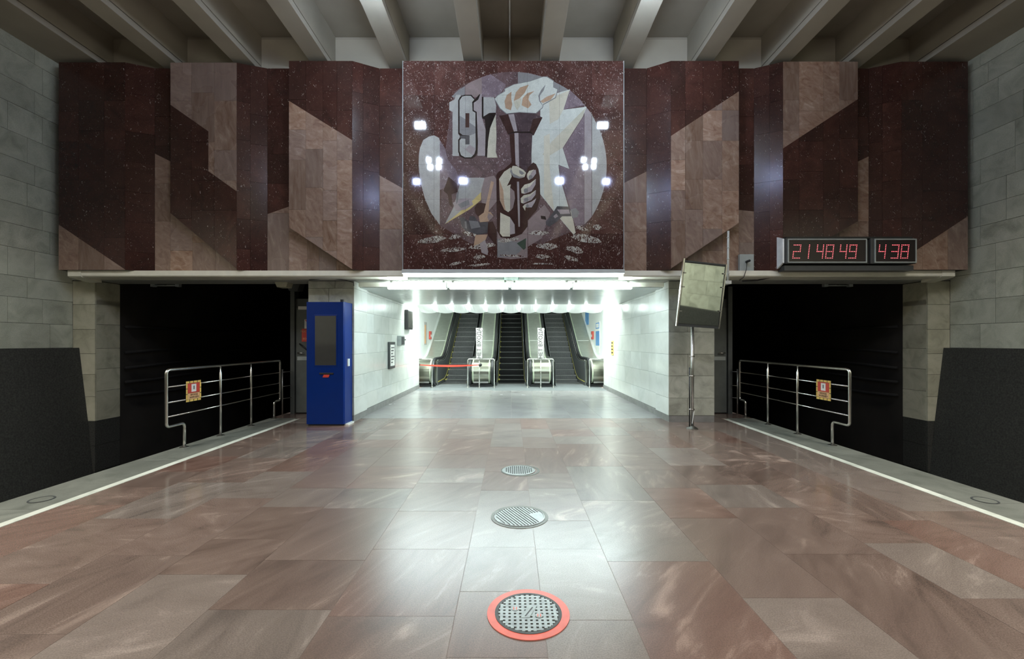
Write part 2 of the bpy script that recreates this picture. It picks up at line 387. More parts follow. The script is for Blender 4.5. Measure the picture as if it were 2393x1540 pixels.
for s in (-1, 1):
    a, b_ = sorted((s * 4.93, s * 3.95))
    for k in range(3): ubox('paving_slab', a + .003 + k * .327, a + .324 + k * .327, 9.003, 9.6, -.03, 0, M['floor'], bpy.data.objects['floor_service_walk'])
# near part of the platform, behind the frame's lower edge
box('near_platform_paving', -4.28, 4.28, -12, 1.2, -.03, -.001, M['floor'], floor)

# kerb, white strip, each run of stones separate pieces
for s, side in ((-1, 'left'), (1, 'right')):
    k = box('trim_kerb_' + side, min(s*4.36, s*4.93), max(s*4.36, s*4.93), -12, 9.0, -1.1, -.004, M['joint']); tag(k, kind='structure')
    y = 1.0
    while y < 9.0:
        y1 = min(9.0, y + rf.uniform(1.4, 1.9))
        ubox('kerb_stone', min(s*4.377, s*4.935), max(s*4.377, s*4.935), y + .002, y1 - .002, -.25, .001, M['curb'], k)
        y = y1
    y = 1.2
    while y < 8.9:
        y1 = min(8.9, y + rf.uniform(.55, .75))
        ubox('white_edge_stone', min(s*4.283, s*4.375), max(s*4.283, s*4.375), y + .0015, y1 - .0015, -.03, .002, M['strip'], k)
        y = y1
# track bed, rails
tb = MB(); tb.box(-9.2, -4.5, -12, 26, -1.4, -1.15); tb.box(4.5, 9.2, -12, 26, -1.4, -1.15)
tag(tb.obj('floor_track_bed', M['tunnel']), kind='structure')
for s, wd in ((-1, 'left'), (1, 'right')):
    for xx, nm in ((5.75, 'platform side'), (7.27, 'wall side')):
        m = MB(); m.box(s*xx-.07, s*xx+.07, -12, 26, -1.15, -1.13); m.box(s*xx-.015, s*xx+.015, -12, 26, -1.13, -1.03); m.box(s*xx-.036, s*xx+.036, -12, 26, -1.03, -.99)
        tag(m.obj('track_rail', M['steel_d']), 'steel running rail in the %s track pit, on the %s' % (wd, nm), 'rail')

# ================================================================== SIDE WALLS
rw = random.Random(5)
for s, side in ((-1, 'left'), (1, 'right')):
    wl = box('wall_' + side, min(s*(WALLX+.02), s*9.2), max(s*(WALLX+.02), s*9.2), -12, 9.0, -1.15, 7.5, M['joint']); tag(wl, kind='structure')
    ubox('plain_wall_stone', min(s*WALLX, s*(WALLX+.03)), max(s*WALLX, s*(WALLX+.03)), -12, 2.4, 1.4, 6.76, M['wall'], wl)
    rows = []; z = 1.445
    while z < 6.70:
        h = rw.choice((.36, .40, .44, .48)); h = min(h, 6.76 - z)
        if 6.76 - (z + h) < .2: h = 6.76 - z
        rows.append((z, z + h)); z += h
    for (z0, z1) in rows:
        y = WALLY - rw.uniform(0, .5)
        e = WALLY
        while e > 2.4:
            y0 = max(2.4, e - rw.choice((.42, .55, .68, .8)))
            pr = rw.uniform(0, .004)
            ubox('stone_block', min(s*(WALLX-pr), s*(WALLX+.03)), max(s*(WALLX-pr), s*(WALLX+.03)), y0 + .003, e - .003, z0 + .003, z1 - .003, M['wall'], wl)
            e = y0
    # black battered plinth
    pl = [(WALLX+.05, 1.445), (8.33, 1.445), (8.16, .02), (8.05, -1.15), (WALLX+.05, -1.15)]
    v, f = prismY([(s*x, z) for x, z in pl], -12, 8.496)
    tag(mo('trim_plinth_' + side, v, f, M['plinth']), kind='structure')

# ================================================================== FRONT WALL, PILASTERS, LINTEL
wf = MB()
wf.box(-9.2, 9.2, WALLY, 9.05, 2.87, 7.5)
wfo = wf.obj('wall_front', M['slab']); tag(wfo, kind='structure')
M['fascia'] = plain('glare_toned_paint', (.36,.37,.33), .5, noise=.08)  # white lintel paint, colour darkened to hold back glare from the tubes
lt = MB(); lt.box(-WALLX, WALLX, WALLY-.02, 9.05, 2.747, 2.87)
lto = lt.obj('trim_lintel', M['fascia']); tag(lto, kind='structure')
v, f = prismX([(8.10, 2.775), (8.12, 2.757), (WALLY-.02, 2.757), (WALLY-.02, 2.868), (8.10, 2.868)], -8.12, -1.99); mo('cornice_moulding', v, f, M['lintel'], lto)
v, f = prismX([(8.10, 2.775), (8.12, 2.757), (WALLY-.02, 2.757), (WALLY-.02, 2.868), (8.10, 2.868)], 2.06, 8.12); mo('cornice_moulding', v, f, M['lintel'], lto)
for s in (-1, 1):   # little capitals over the pilasters
    v, f = prismX([(WALLY-.03, 2.70), (8.12, 2.745), (8.085, 2.765), (8.085, 2.867), (WALLY, 2.867), (WALLY, 2.70)], min(s*7.90, s*8.14), max(s*7.90, s*8.14)); mo('capital', v, f, M['lintel'], lto)
for s, side in ((-1, 'left'), (1, 'right')):
    root = thing('stone_pilaster', (s*8.25, 8.8, -1.1), 'pale stone pilaster between the %s side wall and the dark tunnel mouth' % side, 'pilaster')
    box('core', min(s*8.05, s*9.0), max(s*8.05, s*8.455), WALLY+.015, 9.04, -1.1, 2.745, M['joint'], root)
    zz = [-.95, -.45, .03, .50, .93, 1.33, 1.80, 2.28, 2.735]
    for i in range(len(zz) - 1):
        mt = M['plinth'] if zz[i] < 0 else M['pil']
        nm = 'black_base_slab' if zz[i] < 0 else 'stone_slab'
        ubox(nm, min(s*8.03, s*8.455), max(s*8.03, s*8.455), WALLY, WALLY+.03, zz[i]+.003, zz[i+1]-.003, mt, root)
        ubox(nm, min(s*8.028, s*8.06), max(s*8.028, s*8.06), WALLY+.032, 9.04, zz[i]+.003+(.1 if 0 < i-2 < 5 else 0), zz[i+1]-.003+(.1 if 0 <= i-2 < 5 else 0), mt, root)

# tunnel bores
for s, side in ((-1, 'left'), (1, 'right')):
    t = MB()
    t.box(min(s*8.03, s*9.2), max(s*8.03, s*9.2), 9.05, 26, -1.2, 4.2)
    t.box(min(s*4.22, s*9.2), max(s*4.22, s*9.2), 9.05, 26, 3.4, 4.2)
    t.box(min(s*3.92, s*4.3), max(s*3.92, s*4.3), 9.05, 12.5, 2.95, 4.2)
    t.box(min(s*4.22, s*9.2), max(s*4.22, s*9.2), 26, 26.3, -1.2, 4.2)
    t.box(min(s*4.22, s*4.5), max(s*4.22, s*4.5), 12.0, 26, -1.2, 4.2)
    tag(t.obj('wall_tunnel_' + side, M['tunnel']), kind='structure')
    for i, z in enumerate((.45, .75, 1.05, 1.35, 1.85)):
        ln = ('lowest', 'second lowest', 'middle', 'second highest', 'highest')[i]
        c = tube('tunnel_cable', [(s*7.96, y, z + .03*math.sin(y*1.7+i)) for y in [9.1 + .8*k for k in range(16)]], .03, M['cable'], seg=8)
        tag(c, 'black cable along the %s tunnel wall, %s of the bundle' % (side, ln), 'cable')

# ================================================================== CEILING
ce = box('ceiling', -9.2, 9.2, -12, 9.05, 7.43, 7.9, M['slab']); tag(ce, kind='structure')
for n in range(-6, 6):
    bx = (n + .5) * 1.425
    if n in (-6, 5): x0, x1 = (bx - .62, bx + .17) if n < 0 else (bx - .17, bx + .62)
    else: x0, x1 = bx - .17, bx + .17
    be = box('ceiling_beam', x0, x1, -12, WALLY, 6.87, 7.43, M['beam'], ce)
    box('beam_groove', x0 + .012, x1 - .012, -12, WALLY, 6.855, 6.872, M['groove'], ce)
    box('beam_soffit', x0, x1, -12, WALLY, 6.75, 6.857, M['beam'], ce, bevel=.006)
# pale wall panels in the bays above the mural
for n in range(-5, 6):
    x0 = (n - .5) * 1.425 + .175; x1 = (n + .5) * 1.425 - .175
    ubox('bay_panel', x0, x1, WALLY - .012, WALLY + .01, 6.70, 7.38, M['beam'], wfo)
tag(tube('ceiling_conduit', [(-.03, -6, 7.40), (-.03, 8.44, 7.40), (-.03, 8.44, 6.6)], .018, M['wpole'], seg=8), 'thin grey conduit running along the middle ceiling bay and down behind the mural', 'conduit')

# ================================================================== CLADDING
rc = random.Random(21)
def clip(poly, x0, x1, y0, y1):
    def cl(p, ins, inter):
        o = []
        for i in range(len(p)):
            a, b = p[i-1], p[i]
            if ins(b):
                if not ins(a): o.append(inter(a, b))
                o.append(b)
            elif ins(a): o.append(inter(a, b))
        return o
    def ix(x): return lambda a, b: (x, a[1] + (b[1]-a[1]) * (x-a[0]) / (b[0]-a[0]))
    def iy(y): return lambda a, b: (a[0] + (b[0]-a[0]) * (y-a[1]) / (b[1]-a[1]), y)
    for ins, it in ((lambda p: p[0] >= x0, ix(x0)), (lambda p: p[0] <= x1, ix(x1)), (lambda p: p[1] >= y0, iy(y0)), (lambda p: p[1] <= y1, iy(y1))):
        if not poly: return []
        poly = cl(poly, ins, it)
    out = []
    for p in poly:
        if not out or (abs(p[0]-out[-1][0]) + abs(p[1]-out[-1][1])) > 1e-5: out.append(p)
    if len(out) > 2 and abs(out[0][0]-out[-1][0]) + abs(out[0][1]-out[-1][1]) < 1e-5: out.pop()
    return out
def parea(p): return abs(sum(p[i-1][0]*p[i][1] - p[i][0]*p[i-1][1] for i in range(len(p)))) / 2
class Facet:
    def __init__(s, pxa, Ya, pxb, Yb):
        s.A = Vector(((pxa-CX)*Ya/F, Ya)); s.B = Vector(((pxb-CX)*Yb/F, Yb)); s.d = (s.B - s.A); s.L = s.d.length; s.d.normalize()
        s.n = Vector((s.d.y, -s.d.x))
        if s.n.y > 0: s.n = -s.n
    def uz(s, px, py):
        a = (px - CX) / F; dx, dy = s.d.x, s.d.y
        t = (s.A.x*dy - s.A.y*dx) / (a*dy - dx)
        return ((a*t - s.A.x)*dx + (t - s.A.y)*dy, EYE + (CY - py)*t/F)
    def w(s, u, z, off=0.0):
        p = s.A + s.d*u + s.n*off
        return (p.x, p.y, z)
def piece(name, fc, poly, off, th, mat, parent):
    n = len(poly)
    vs = [fc.w(u, z, off) for u, z in poly] + [fc.w(u, z, off - th) for u, z in poly]
    fs = [tuple(range(n)), tuple(range(2*n-1, n-1, -1))] + [(i, (i+1) % n, n+(i+1) % n, n+i) for i in range(n)]
    return mo(name, vs, fs, mat, parent)
def facet(parent, a, b, regions, outline=None, colw=.36, rowh=(.55, .7, .9)):
    """one flat or canted face of the folded cladding: a backing and its stone slabs. Regions are (polygon, stone)."""
    fc = Facet(*a, *b)
    op = [(0, ZBOT), (fc.L, ZBOT), (fc.L, ZTOP), (0, ZTOP)] if outline is None else [fc.uz(*p) for p in outline]
    op = clip(op, 0, fc.L, ZBOT, ZTOP)
    n = len(op)     # backing runs back to the wall
    vs = [fc.w(u, z, -.028) for u, z in op] + [(fc.w(u, z)[0], WALLY - .002, z) for u, z in op]
    fs = [tuple(range(n)), tuple(range(2*n-1, n-1, -1))] + [(i, (i+1) % n, n+(i+1) % n, n+i) for i in range(n)]
    mo('backing', vs, fs, M['joint_dark'], parent)
    nc = max(1, round(fc.L / colw)); us = [fc.L * i / nc for i in range(nc + 1)]
    for i in range(1, nc): us[i] += rc.uniform(-.06, .06)
    for i in range(nc):
        z = ZTOP
        while z > ZBOT + 1e-4:
            z0 = z - rc.choice(rowh)
            if z0 - ZBOT < .3: z0 = ZBOT
            for poly, mat in regions:
                pp = [fc.uz(*p) for p in poly]
                q = clip(pp, max(0, us[i]) + .0015, us[i+1] - .0015, z0 + .0015, z - .0015)
                if len(q) > 2 and parea(q) > 2e-4:
                    piece('stone_slab', fc, q, rc.uniform(-.0015, .001), .028, mat, parent)
            z = z0
D, P = M['dark'], M['pink']
BIG = 1200
def above(x0, y0, x1, y1): return [(x0, -BIG), (x1, -BIG), (x1, y1), (x0, y0)]
def below(x0, y0, x1, y1): return [(x0, y0), (x1, y1), (x1, BIG), (x0, BIG)]
def full(x0, x1): return [(x0, -BIG), (x1, -BIG), (x1, BIG), (x0, BIG)]
FR, BK = 8.0, 8.22
e = 3   # px of overlap so regions reach the facet edges
def panel(label, loc):
    return thing('mural_side_panel', loc, label, 'stone panel')
# left outer
p = panel('dark folded stone panel at the far left, pink wedge along its foot', (-7.6, 8.3, ZBOT))
facet(p, (137, 8.04), (292, 8.04), [(above(130, 520, 300, 635), D), (below(130, 520, 300, 635), P)], colw=.42)
facet(p, (292, 8.04), (362, BK), [(full(285, 370), D)], colw=.3)
facet(p, (362, BK), (398, BK), [(above(358, 357, 402, 379), D), (below(358, 357, 402, 379), P)])
# left middle
p = panel('folded stone panel second from the left, pink stepped shape above dark red stone', (-5.6, 8.3, ZBOT))
pk = [(390, -BIG), (560, -BIG), (560, 452), (487, 400), (487, 307), (390, 239)]
dk = [(390, 239), (487, 307), (487, 400), (560, 452), (560, 640), (553, 628), (390, 491)]
facet(p, (398, 8.05), (553, 8.05), [(pk, P), (dk, D)], outline=[(398, 100), (553, 100), (553, 629), (398, 497)], colw=.38)
facet(p, (398, BK), (553, BK), [([(390, 470), (560, 600), (560, BIG), (390, BIG)], P)], outline=[(398, 500), (553, 620), (553, 700), (398, 700)], colw=.38)
facet(p, (553, 8.05), (625, BK), [(full(545, 632), D)], colw=.3)
facet(p, (625, BK), (675, BK), [(above(620, 502, 680, 481), D), (below(620, 502, 680, 481), P)])
# left inner
p = panel('raised stone panel left of the torch mural with a slanted pink block', (-3.3, 8.3, ZBOT))
pk = [(668, 231), (830, 332), (830, 634), (668, 526)]
facet(p, (675, FR), (823, FR), [(above(668, 231, 830, 332), D), (pk, P)], outline=[(675, 100), (823, 100), (823, 629), (675, 530)], colw=.26)
facet(p, (675, BK), (823, BK), [([(668, 510), (830, 600), (830, BIG), (668, BIG)], P)], outline=[(675, 535), (823, 622), (823, 700), (675, 700)], colw=.3)
facet(p, (823, FR), (887, BK), [(full(815, 895), D)], colw=.3)
facet(p, (887, BK), (942, BK), [(above(880, 406, 950, 445), D), (below(880, 406, 950, 445), P)])
# right inner
p = panel('raised stone panel right of the torch mural with a slanted pink block', (3.3, 8.3, ZBOT))
facet(p, (1457, BK), (1511, BK), [(above(1450, 432, 1520, 396), D), (below(1450, 432, 1520, 396), P)])
facet(p, (1511, BK), (1568, FR), [(full(1503, 1575), D)], colw=.3)
pk = [(1560, 323), (1735, 208), (1735, 515), (1560, 633)]
facet(p, (1568, FR), (1727, FR), [(above(1560, 323, 1735, 208), D), (pk, P)], outline=[(1568, 100), (1727, 100), (1727, 520), (1568, 628)], colw=.3)
facet(p, (1568, BK), (1727, BK), [([(1560, 600), (1735, 500), (1735, BIG), (1560, BIG)], P)], outline=[(1568, 622), (1727, 528), (1727, 700), (1568, 700)], colw=.3)
# right middle
p = panel('folded stone panel second from the right, pink band over dark red stone behind the clock', (5.4, 8.3, ZBOT))
facet(p, (1727, BK), (1762, BK), [(above(1720, 490, 1770, 495), D), (below(1720, 490, 1770, 495), P)])
facet(p, (1762, BK), (1830, 8.02), [(full(1755, 1838), D)], colw=.3)
pk = above(1822, 352, 2012, 227)
dk = [(1822, 352), (2012, 227), (2012, 513), (1860, 600), (1822, 620)]
facet(p, (1830, 8.02), (2005, 8.02), [(pk, P), (dk, D)], outline=[(1830, 100), (2005, 100), (2005, 517), (1880, 588), (1830, 615)], colw=.38)
facet(p, (1830, BK), (2005, BK), [([(1822, 590), (2012, 490), (2012, BIG), (1822, BIG)], P)], outline=[(1830, 618), (1880, 600), (2005, 530), (2005, 700), (1830, 700)], colw=.38)
# right outer
p = panel('dark folded stone panel at the far right, pink wedge along its foot', (7.3, 8.3, ZBOT))
facet(p, (2005, BK), (2030, BK), [(above(2000, 380, 2035, 363), D), (below(2000, 380, 2035, 363), P)])
facet(p, (2030, BK), (2107, 8.02), [(full(2022, 2115), D)], colw=.3)
facet(p, (2107, 8.02), (2262, 8.02), [(above(2100, 612, 2270, 500), D), (below(2100, 612, 2270, 500), P)], colw=.42)

# ================================================================== CENTRAL MURAL
M['liplip'] = plain('pale_metal_lip', (.56,.59,.56), .35, noise=.05)
mu = thing('torch_mural', (0, 8.2, ZBOT), 'large polished stone mural of a fist holding a flaming torch, with the year 1917', 'mural')
XA, XB = (942-CX)*FR/F, (1457-CX)*FR/F
box('backing', XA, XB, FR + .028, WALLY + .01, ZBOT, ZTOP, M['joint_dark'], mu)
box('edge_trim', XA - .012, XA, FR - .004, WALLY, ZBOT, ZTOP, M['greybox'], mu)
box('edge_trim', XB, XB + .012, FR - .004, WALLY, ZBOT, ZTOP, M['greybox'], mu)
v, f = prismX([(FR-.02, 2.872), (FR-.06, 2.855), (FR-.055, 2.80), (FR+.01, 2.79), (WALLY-.03, 2.80), (WALLY-.03, 2.872)], XA - .01, XB + .01)
mo('lower_lip', v, f, M['liplip'], mu)
z3 = lambda x, y: (930 + x/2.961, 130 + y/2.961)
z7 = lambda x, y: (1030 + x/5.9825, 180 + y/5.9825)
z8 = lambda x, y: (960 + x/5.0915, 380 + y/5.0915)
mf = Facet(942, FR, 1457, FR)
gx = [(z3(x, 0)[0]) for x in (33, 250, 468, 685, 895, 1118, 1340, 1560)]
gy = [(z3(0, y)[1]) for y in (20, 275, 515, 755, 995, 1235, 1500)]
gu = [mf.uz(x, 400)[0] for x in gx]; gu[0] = 0; gu[-1] = mf.L
gz = [mf.uz(1200, y)[1] for y in gy]; gz[0] = ZTOP; gz[-1] = ZBOT
cells = [(gu[i], gu[i+1], gz[j+1], gz[j]) for i in range(7) for j in range(6)]
for (a, b, c, d) in cells:
    piece('granite_slab', mf, [(a+.002, c+.002), (b-.002, c+.002), (b-.002, d-.002), (a+.002, d-.002)], rc.uniform(-.0008, .0004), .028, M['dark2'], mu)
from mathutils.geometry import tessellate_polygon
INL = [0]
def inlay(name, conv, pts, mat, level):
    pp = [mf.uz(*conv(*q)) for q in pts]
    INL[0] += 1
    off = .0016 * level + .000012 * INL[0]
    us = [q[0] for q in pp]; zs = [q[1] for q in pp]
    vs = []; fs = []
    tris = tessellate_polygon([[Vector((u, z, 0)) for u, z in pp]])
    for t in tris:
        tp = [pp[k] for k in t]
        for (a, b, c, d) in cells:
            if b < min(us) or a > max(us) or d < min(zs) or c > max(zs): continue
            q = clip(tp, a + .0012, b - .0012, c + .0012, d - .0012)
            if len(q) < 3 or parea(q) < 1e-6: continue
            n = len(q); base = len(vs)
            vs += [mf.w(u, z, off) for u, z in q] + [mf.w(u, z, -.001) for u, z in q]
            fs += [tuple(base + i for i in range(n))]
            fs += [(base+i, base+(i+1) % n, base+n+(i+1) % n, base+n+i) for i in range(n)]
    if not vs: return
    me = bpy.data.meshes.new(name); me.from_pydata(vs, [], fs); me.update()
    me.materials.append(mat)
    # faces of the front must look towards the hall
    for pg in me.polygons: pass
    bm = bmesh.new(); bm.from_mesh(me)
    for fa in bm.faces:
        fa.normal_update()
        if abs(fa.normal.y) > .9 and fa.normal.y > 0: fa.normal_flip()
    bm.to_mesh(me); bm.free()
    return link(name, me, mat, mu)
def arc(cx, cy, r, a0, a1, n):
    return [(cx + r*math.cos(math.radians(a0 + (a1-a0)*i/n)), cy - r*math.sin(math.radians(a0 + (a1-a0)*i/n))) for i in range(n+1)]
I = lambda k: M['i_' + k]
inlay('disc_field', z3, arc(794, 763, 651, -40, 128, 40) + [(372, 330), (330, 640), (300, 900), (290, 1175), (500, 1300), (1000, 1300)], I('mid'), 1)
inlay('pale_leaf', z3, [(215, 560), (250, 552), (285, 570), (290, 590), (290, 1172), (230, 1090), (185, 985), (155, 870), (143, 760), (145, 690), (152, 640), (175, 585)], I('pale'), 2)
inlay('dome_shade', z3, [(290, 585), (325, 640), (345, 720), (400, 790), (420, 840), (350, 900), (290, 930)], I('purple'), 2)
inlay('pale_strip', z3, [(1290, 343), (1315, 372), (1340, 404), (1340, 1116), (1290, 1168)], I('mauve'), 2)
inlay('pale_strip', z3, arc(794, 763, 650, 33.2, -32, 16)[0:] + [(1343, 1112), (1343, 410)], I('pale'), 2)
inlay('upper_field', z3, [(465, 208), (500, 186), (580, 150), (580, 290), (465, 280)], I('pinkgrey'), 2)
inlay('upper_field', z3, [(580, 150), (640, 130), (745, 200), (740, 220), (690, 285), (580, 290)], I('purple'), 2)
inlay('upper_field', z3, [(830, 114), (900, 121), (1000, 147), (910, 190), (830, 200)], I('grey'), 2)
inlay('upper_field', z3, [(900, 195), (1000, 147), (1075, 178), (1075, 260), (960, 260)], I('pale'), 2)
inlay('upper_field', z3, [(1078, 180), (1150, 218), (1190, 245), (1078, 255)], I('grey'), 2)
inlay('upper_field', z3, [(372, 282), (420, 238), (463, 212), (463, 276), (430, 276), (385, 292)], I('grey'), 2)
# star
inlay('star', z3, [(985, 360), (1060, 270), (1190, 235), (1145, 375), (1305, 355), (1280, 420), (1140, 640), (1185, 785), (1110, 755), (1120, 840), (1230, 1225), (1215, 1240), (1165, 1180), (1080, 1080), (985, 960), (960, 760), (925, 745), (920, 540), (985, 430)], I('white'), 3)
inlay('star_facet', z3, [(1188, 240), (1143, 376), (1110, 440), (1050, 475), (1045, 300)], I('cream'), 4)
inlay('star_facet', z3, [(1300, 360), (1060, 600), (1000, 685), (1032, 702), (1140, 638), (1278, 425)], I('cream'), 4)
inlay('star_facet', z3, [(1010, 560), (1050, 540), (1050, 780), (1080, 1075), (1035, 1020), (1010, 980)], I('cream'), 4)
inlay('star_facet', z3, [(1145, 1060), (1200, 1075), (1228, 1222), (1215, 1238), (1160, 1170), (1105, 1110)], I('cream'), 4)
inlay('purple_field', z3, [(1288, 420), (1288, 1168), (1232, 1190), (1125, 845), (1112, 758), (1187, 788), (1143, 642), (1280, 428)], I('purple'), 3)
inlay('purple_field', z3, [(1190, 240), (1265, 310), (1288, 343), (1147, 373)], I('purple'), 3)
inlay('lower_star_arm', z3, [(440, 845), (575, 845), (650, 850), (575, 950), (530, 1010), (325, 1165), (385, 1050)], I('pale'), 3)
inlay('yellow_arm', z3, [(575, 945), (575, 1000), (500, 1062), (325, 1166), (400, 1105), (490, 1030)], I('ochre'), 4)
inlay('left_field', z3, [(577, 930), (600, 845), (665, 830), (690, 870), (690, 1000), (620, 1085), (580, 1040)], I('pinkgrey'), 3)
inlay('spear', z8, [(955, 220), (990, 235), (935, 470), (925, 590), (862, 590), (900, 470)], I('tan'), 5)
# year
DK = I('black')
inlay('numeral', z7, [(215, 250), (280, 250), (280, 290), (252, 330), (245, 800), (272, 830), (250, 880), (255, 1105), (165, 1105), (165, 490), (120, 465), (120, 355), (190, 320)], I('pale'), 4)
inlay('numeral_outline', z7, [(270, 280), (330, 252), (430, 252), (480, 312), (545, 240), (552, 262), (520, 320), (460, 362), (460, 465), (505, 490), (520, 900), (512, 1060), (480, 1115), (430, 1140), (330, 1140), (270, 1110), (244, 1050), (244, 880), (268, 850), (268, 820), (244, 790), (244, 330)], DK, 5)
inlay('numeral', z7, [(300, 277), (350, 266), (420, 268), (470, 320), (440, 352), (445, 480), (485, 502), (488, 1020), (470, 1080), (425, 1125), (340, 1126), (285, 1095), (264, 1040), (264, 890), (285, 864), (345, 864), (345, 945), (400, 945), (400, 822), (305, 814), (264, 780), (264, 330)], I('pale'), 6)
inlay('numeral_hole', z7, [(345, 510), (400, 510), (400, 710), (345, 710)], I('brown'), 7)
inlay('numeral_slot', z7, [(276, 824), (403, 826), (403, 945), (345, 945), (345, 868), (276, 860)], I('dgrey'), 7)
inlay('numeral_shade', z7, [(264, 545), (345, 595), (345, 712), (402, 712), (402, 640), (486, 700), (486, 790), (400, 822), (305, 814), (264, 780)], I('grey'), 7)
inlay('numeral_shade', z7, [(264, 955), (345, 1010), (400, 950), (486, 1000), (470, 1080), (450, 1100)], I('mauve'), 7)
inlay('numeral', z7, [(552, 250), (574, 235), (574, 560), (628, 740), (620, 1105), (515, 1105), (520, 910), (503, 490), (462, 468), (462, 365), (525, 320)], I('mauve'), 6)
inlay('numeral_outline', z7, [(574, 280), (596, 280), (596, 545), (660, 512), (768, 503), (768, 520), (720, 640), (680, 800), (652, 1000), (645, 1125), (622, 1110), (630, 740), (615, 590), (574, 580)], DK, 5)
inlay('numeral', z7, [(598, 285), (745, 288), (775, 400), (770, 500), (680, 505), (640, 530), (598, 555)], I('pale'), 6)
inlay('numeral', z7, [(768, 530), (776, 700), (780, 850), (770, 1050), (795, 1130), (648, 1130), (662, 900), (690, 720), (725, 630)], I('cream'), 6)
# torch
inlay('torch', z7, [(925, 518), (1100, 496), (1310, 508), (1422, 570), (1300, 818), (1280, 818), (1262, 1190), (1250, 1330), (1090, 1330), (990, 1210), (960, 812), (940, 802), (815, 540), (900, 530)], I('torch'), 5)
inlay('torch_shade', z7, [(940, 528), (1022, 768), (940, 802), (818, 548)], I('brown'), 6)
inlay('torch_shade', z7, [(962, 805), (1030, 788), (1042, 1225), (992, 1210)], I('brown'), 6)
inlay('torch_shade', z7, [(1290, 590), (1420, 570), (1300, 815), (1240, 775)], I('brown'), 6)
inlay('torch_highlight', z7, [(945, 528), (1025, 520), (1070, 760), (1022, 765)], I('mauve'), 7)
inlay('torch_highlight', z7, [(1030, 788), (1085, 782), (1096, 1265), (1046, 1225)], I('mauve'), 7)
inlay('torch_ring', z7, [(940, 803), (1020, 768), (1250, 766), (1302, 812), (1250, 786), (1020, 786)], DK, 7)
inlay('flame_outline', z7, [(890, 165), (1020, 104), (1250, 58), (1430, -5), (1490, -5), (1582, 55), (1582, 150), (1640, 170), (1610, 295), (1435, 392), (1428, 432), (1335, 515), (1100, 500), (918, 522), (822, 442), (745, 310), (795, 255), (890, 200)], I('grey'), 5)
inlay('flame', z7, [(900, 172), (1020, 112), (1250, 66), (1430, 4), (1480, 4), (1572, 62), (1572, 150), (1630, 178), (1600, 288), (1428, 385), (1418, 428), (1328, 506), (1100, 492), (922, 512), (832, 438), (757, 310), (800, 262), (900, 206)], I('white'), 6)
for pts, k in (([(990, 210), (925, 255), (892, 340), (905, 440), (980, 470), (1000, 390), (985, 300)], 'tan'),
               ([(1230, 112), (1110, 150), (1050, 220), (1020, 340), (1100, 305), (1170, 230)], 'tan'),
               ([(1310, 200), (1210, 230), (1145, 300), (1130, 400), (1220, 442), (1268, 390), (1225, 320), (1240, 260)], 'tan'),
               ([(1605, 232), (1480, 280), (1390, 345), (1430, 368), (1540, 320)], 'tan'),
               ([(1465, 110), (1400, 190), (1362, 270), (1378, 345), (1425, 405), (1388, 330), (1388, 260), (1440, 190)], 'grey'),
               ([(1020, 345), (1130, 300), (1110, 400), (1070, 470), (1040, 420)], 'cream')):
    inlay('flame_tongue', z7, pts, I(k), 7)
# base stones and streaks of smoke under the fist
inlay('pedestal', z8, [(1030, 770), (1390, 752), (1390, 1130), (1200, 1150), (1030, 1130)], I('pinkgrey'), 3)
inlay('pedestal_shade', z8, [(1030, 905), (1260, 945), (1390, 900), (1300, 1060), (1210, 1125), (1030, 1125)], I('grey'), 4)
inlay('green_wedge', z8, [(1262, 962), (1370, 900), (1368, 1020), (1342, 1040)], I('green'), 5)
inlay('right_field', z8, [(1395, 690), (1590, 500), (1660, 600), (1600, 760), (1560, 900), (1395, 1000)], I('pinkgrey'), 3)
# fist
inlay('fist_outline', z8, [(1195, 0), (1240, 10), (1290, 40), (1375, 120), (1395, 60), (1455, 0), (1490, 20), (1518, 80), (1535, 170), (1540, 420), (1500, 560), (1390, 690), (1390, 760), (1320, 850), (1180, 905), (1070, 890), (1025, 810), (1018, 150), (1045, 110), (1110, 80), (1180, 20)], I('brown'), 6)
inlay('palm', z8, [(1190, 60), (1200, 170), (1168, 235), (1143, 282), (1190, 262), (1182, 300), (1232, 345), (1240, 430), (1215, 540), (1160, 592), (1110, 560), (1060, 450), (1050, 200), (1110, 112)], I('cream'), 7)
inlay('palm_shade', z8, [(1182, 300), (1232, 345), (1240, 430), (1215, 540), (1182, 582)], I('pinkgrey'), 8)
inlay('palm_shade', z8, [(1052, 200), (1100, 330), (1110, 480), (1130, 575), (1108, 556), (1062, 450)], I('tan'), 8)
inlay('thumb', z8, [(1212, 42), (1260, 45), (1340, 90), (1372, 125), (1352, 175), (1290, 192), (1222, 176), (1180, 110)], I('cream'), 8)
inlay('thumb_shade', z8, [(1180, 110), (1195, 75), (1215, 130), (1290, 170), (1350, 170), (1290, 192), (1222, 176)], I('grey'), 9)
inlay('thumbnail', z8, [(1288, 92), (1320, 105), (1352, 130), (1322, 150), (1292, 128)], I('grey'), 9)
inlay('torch_line', z8, [(1263, 230), (1287, 230), (1298, 600), (1298, 765), (1280, 765), (1270, 500)], I('mauve'), 8)
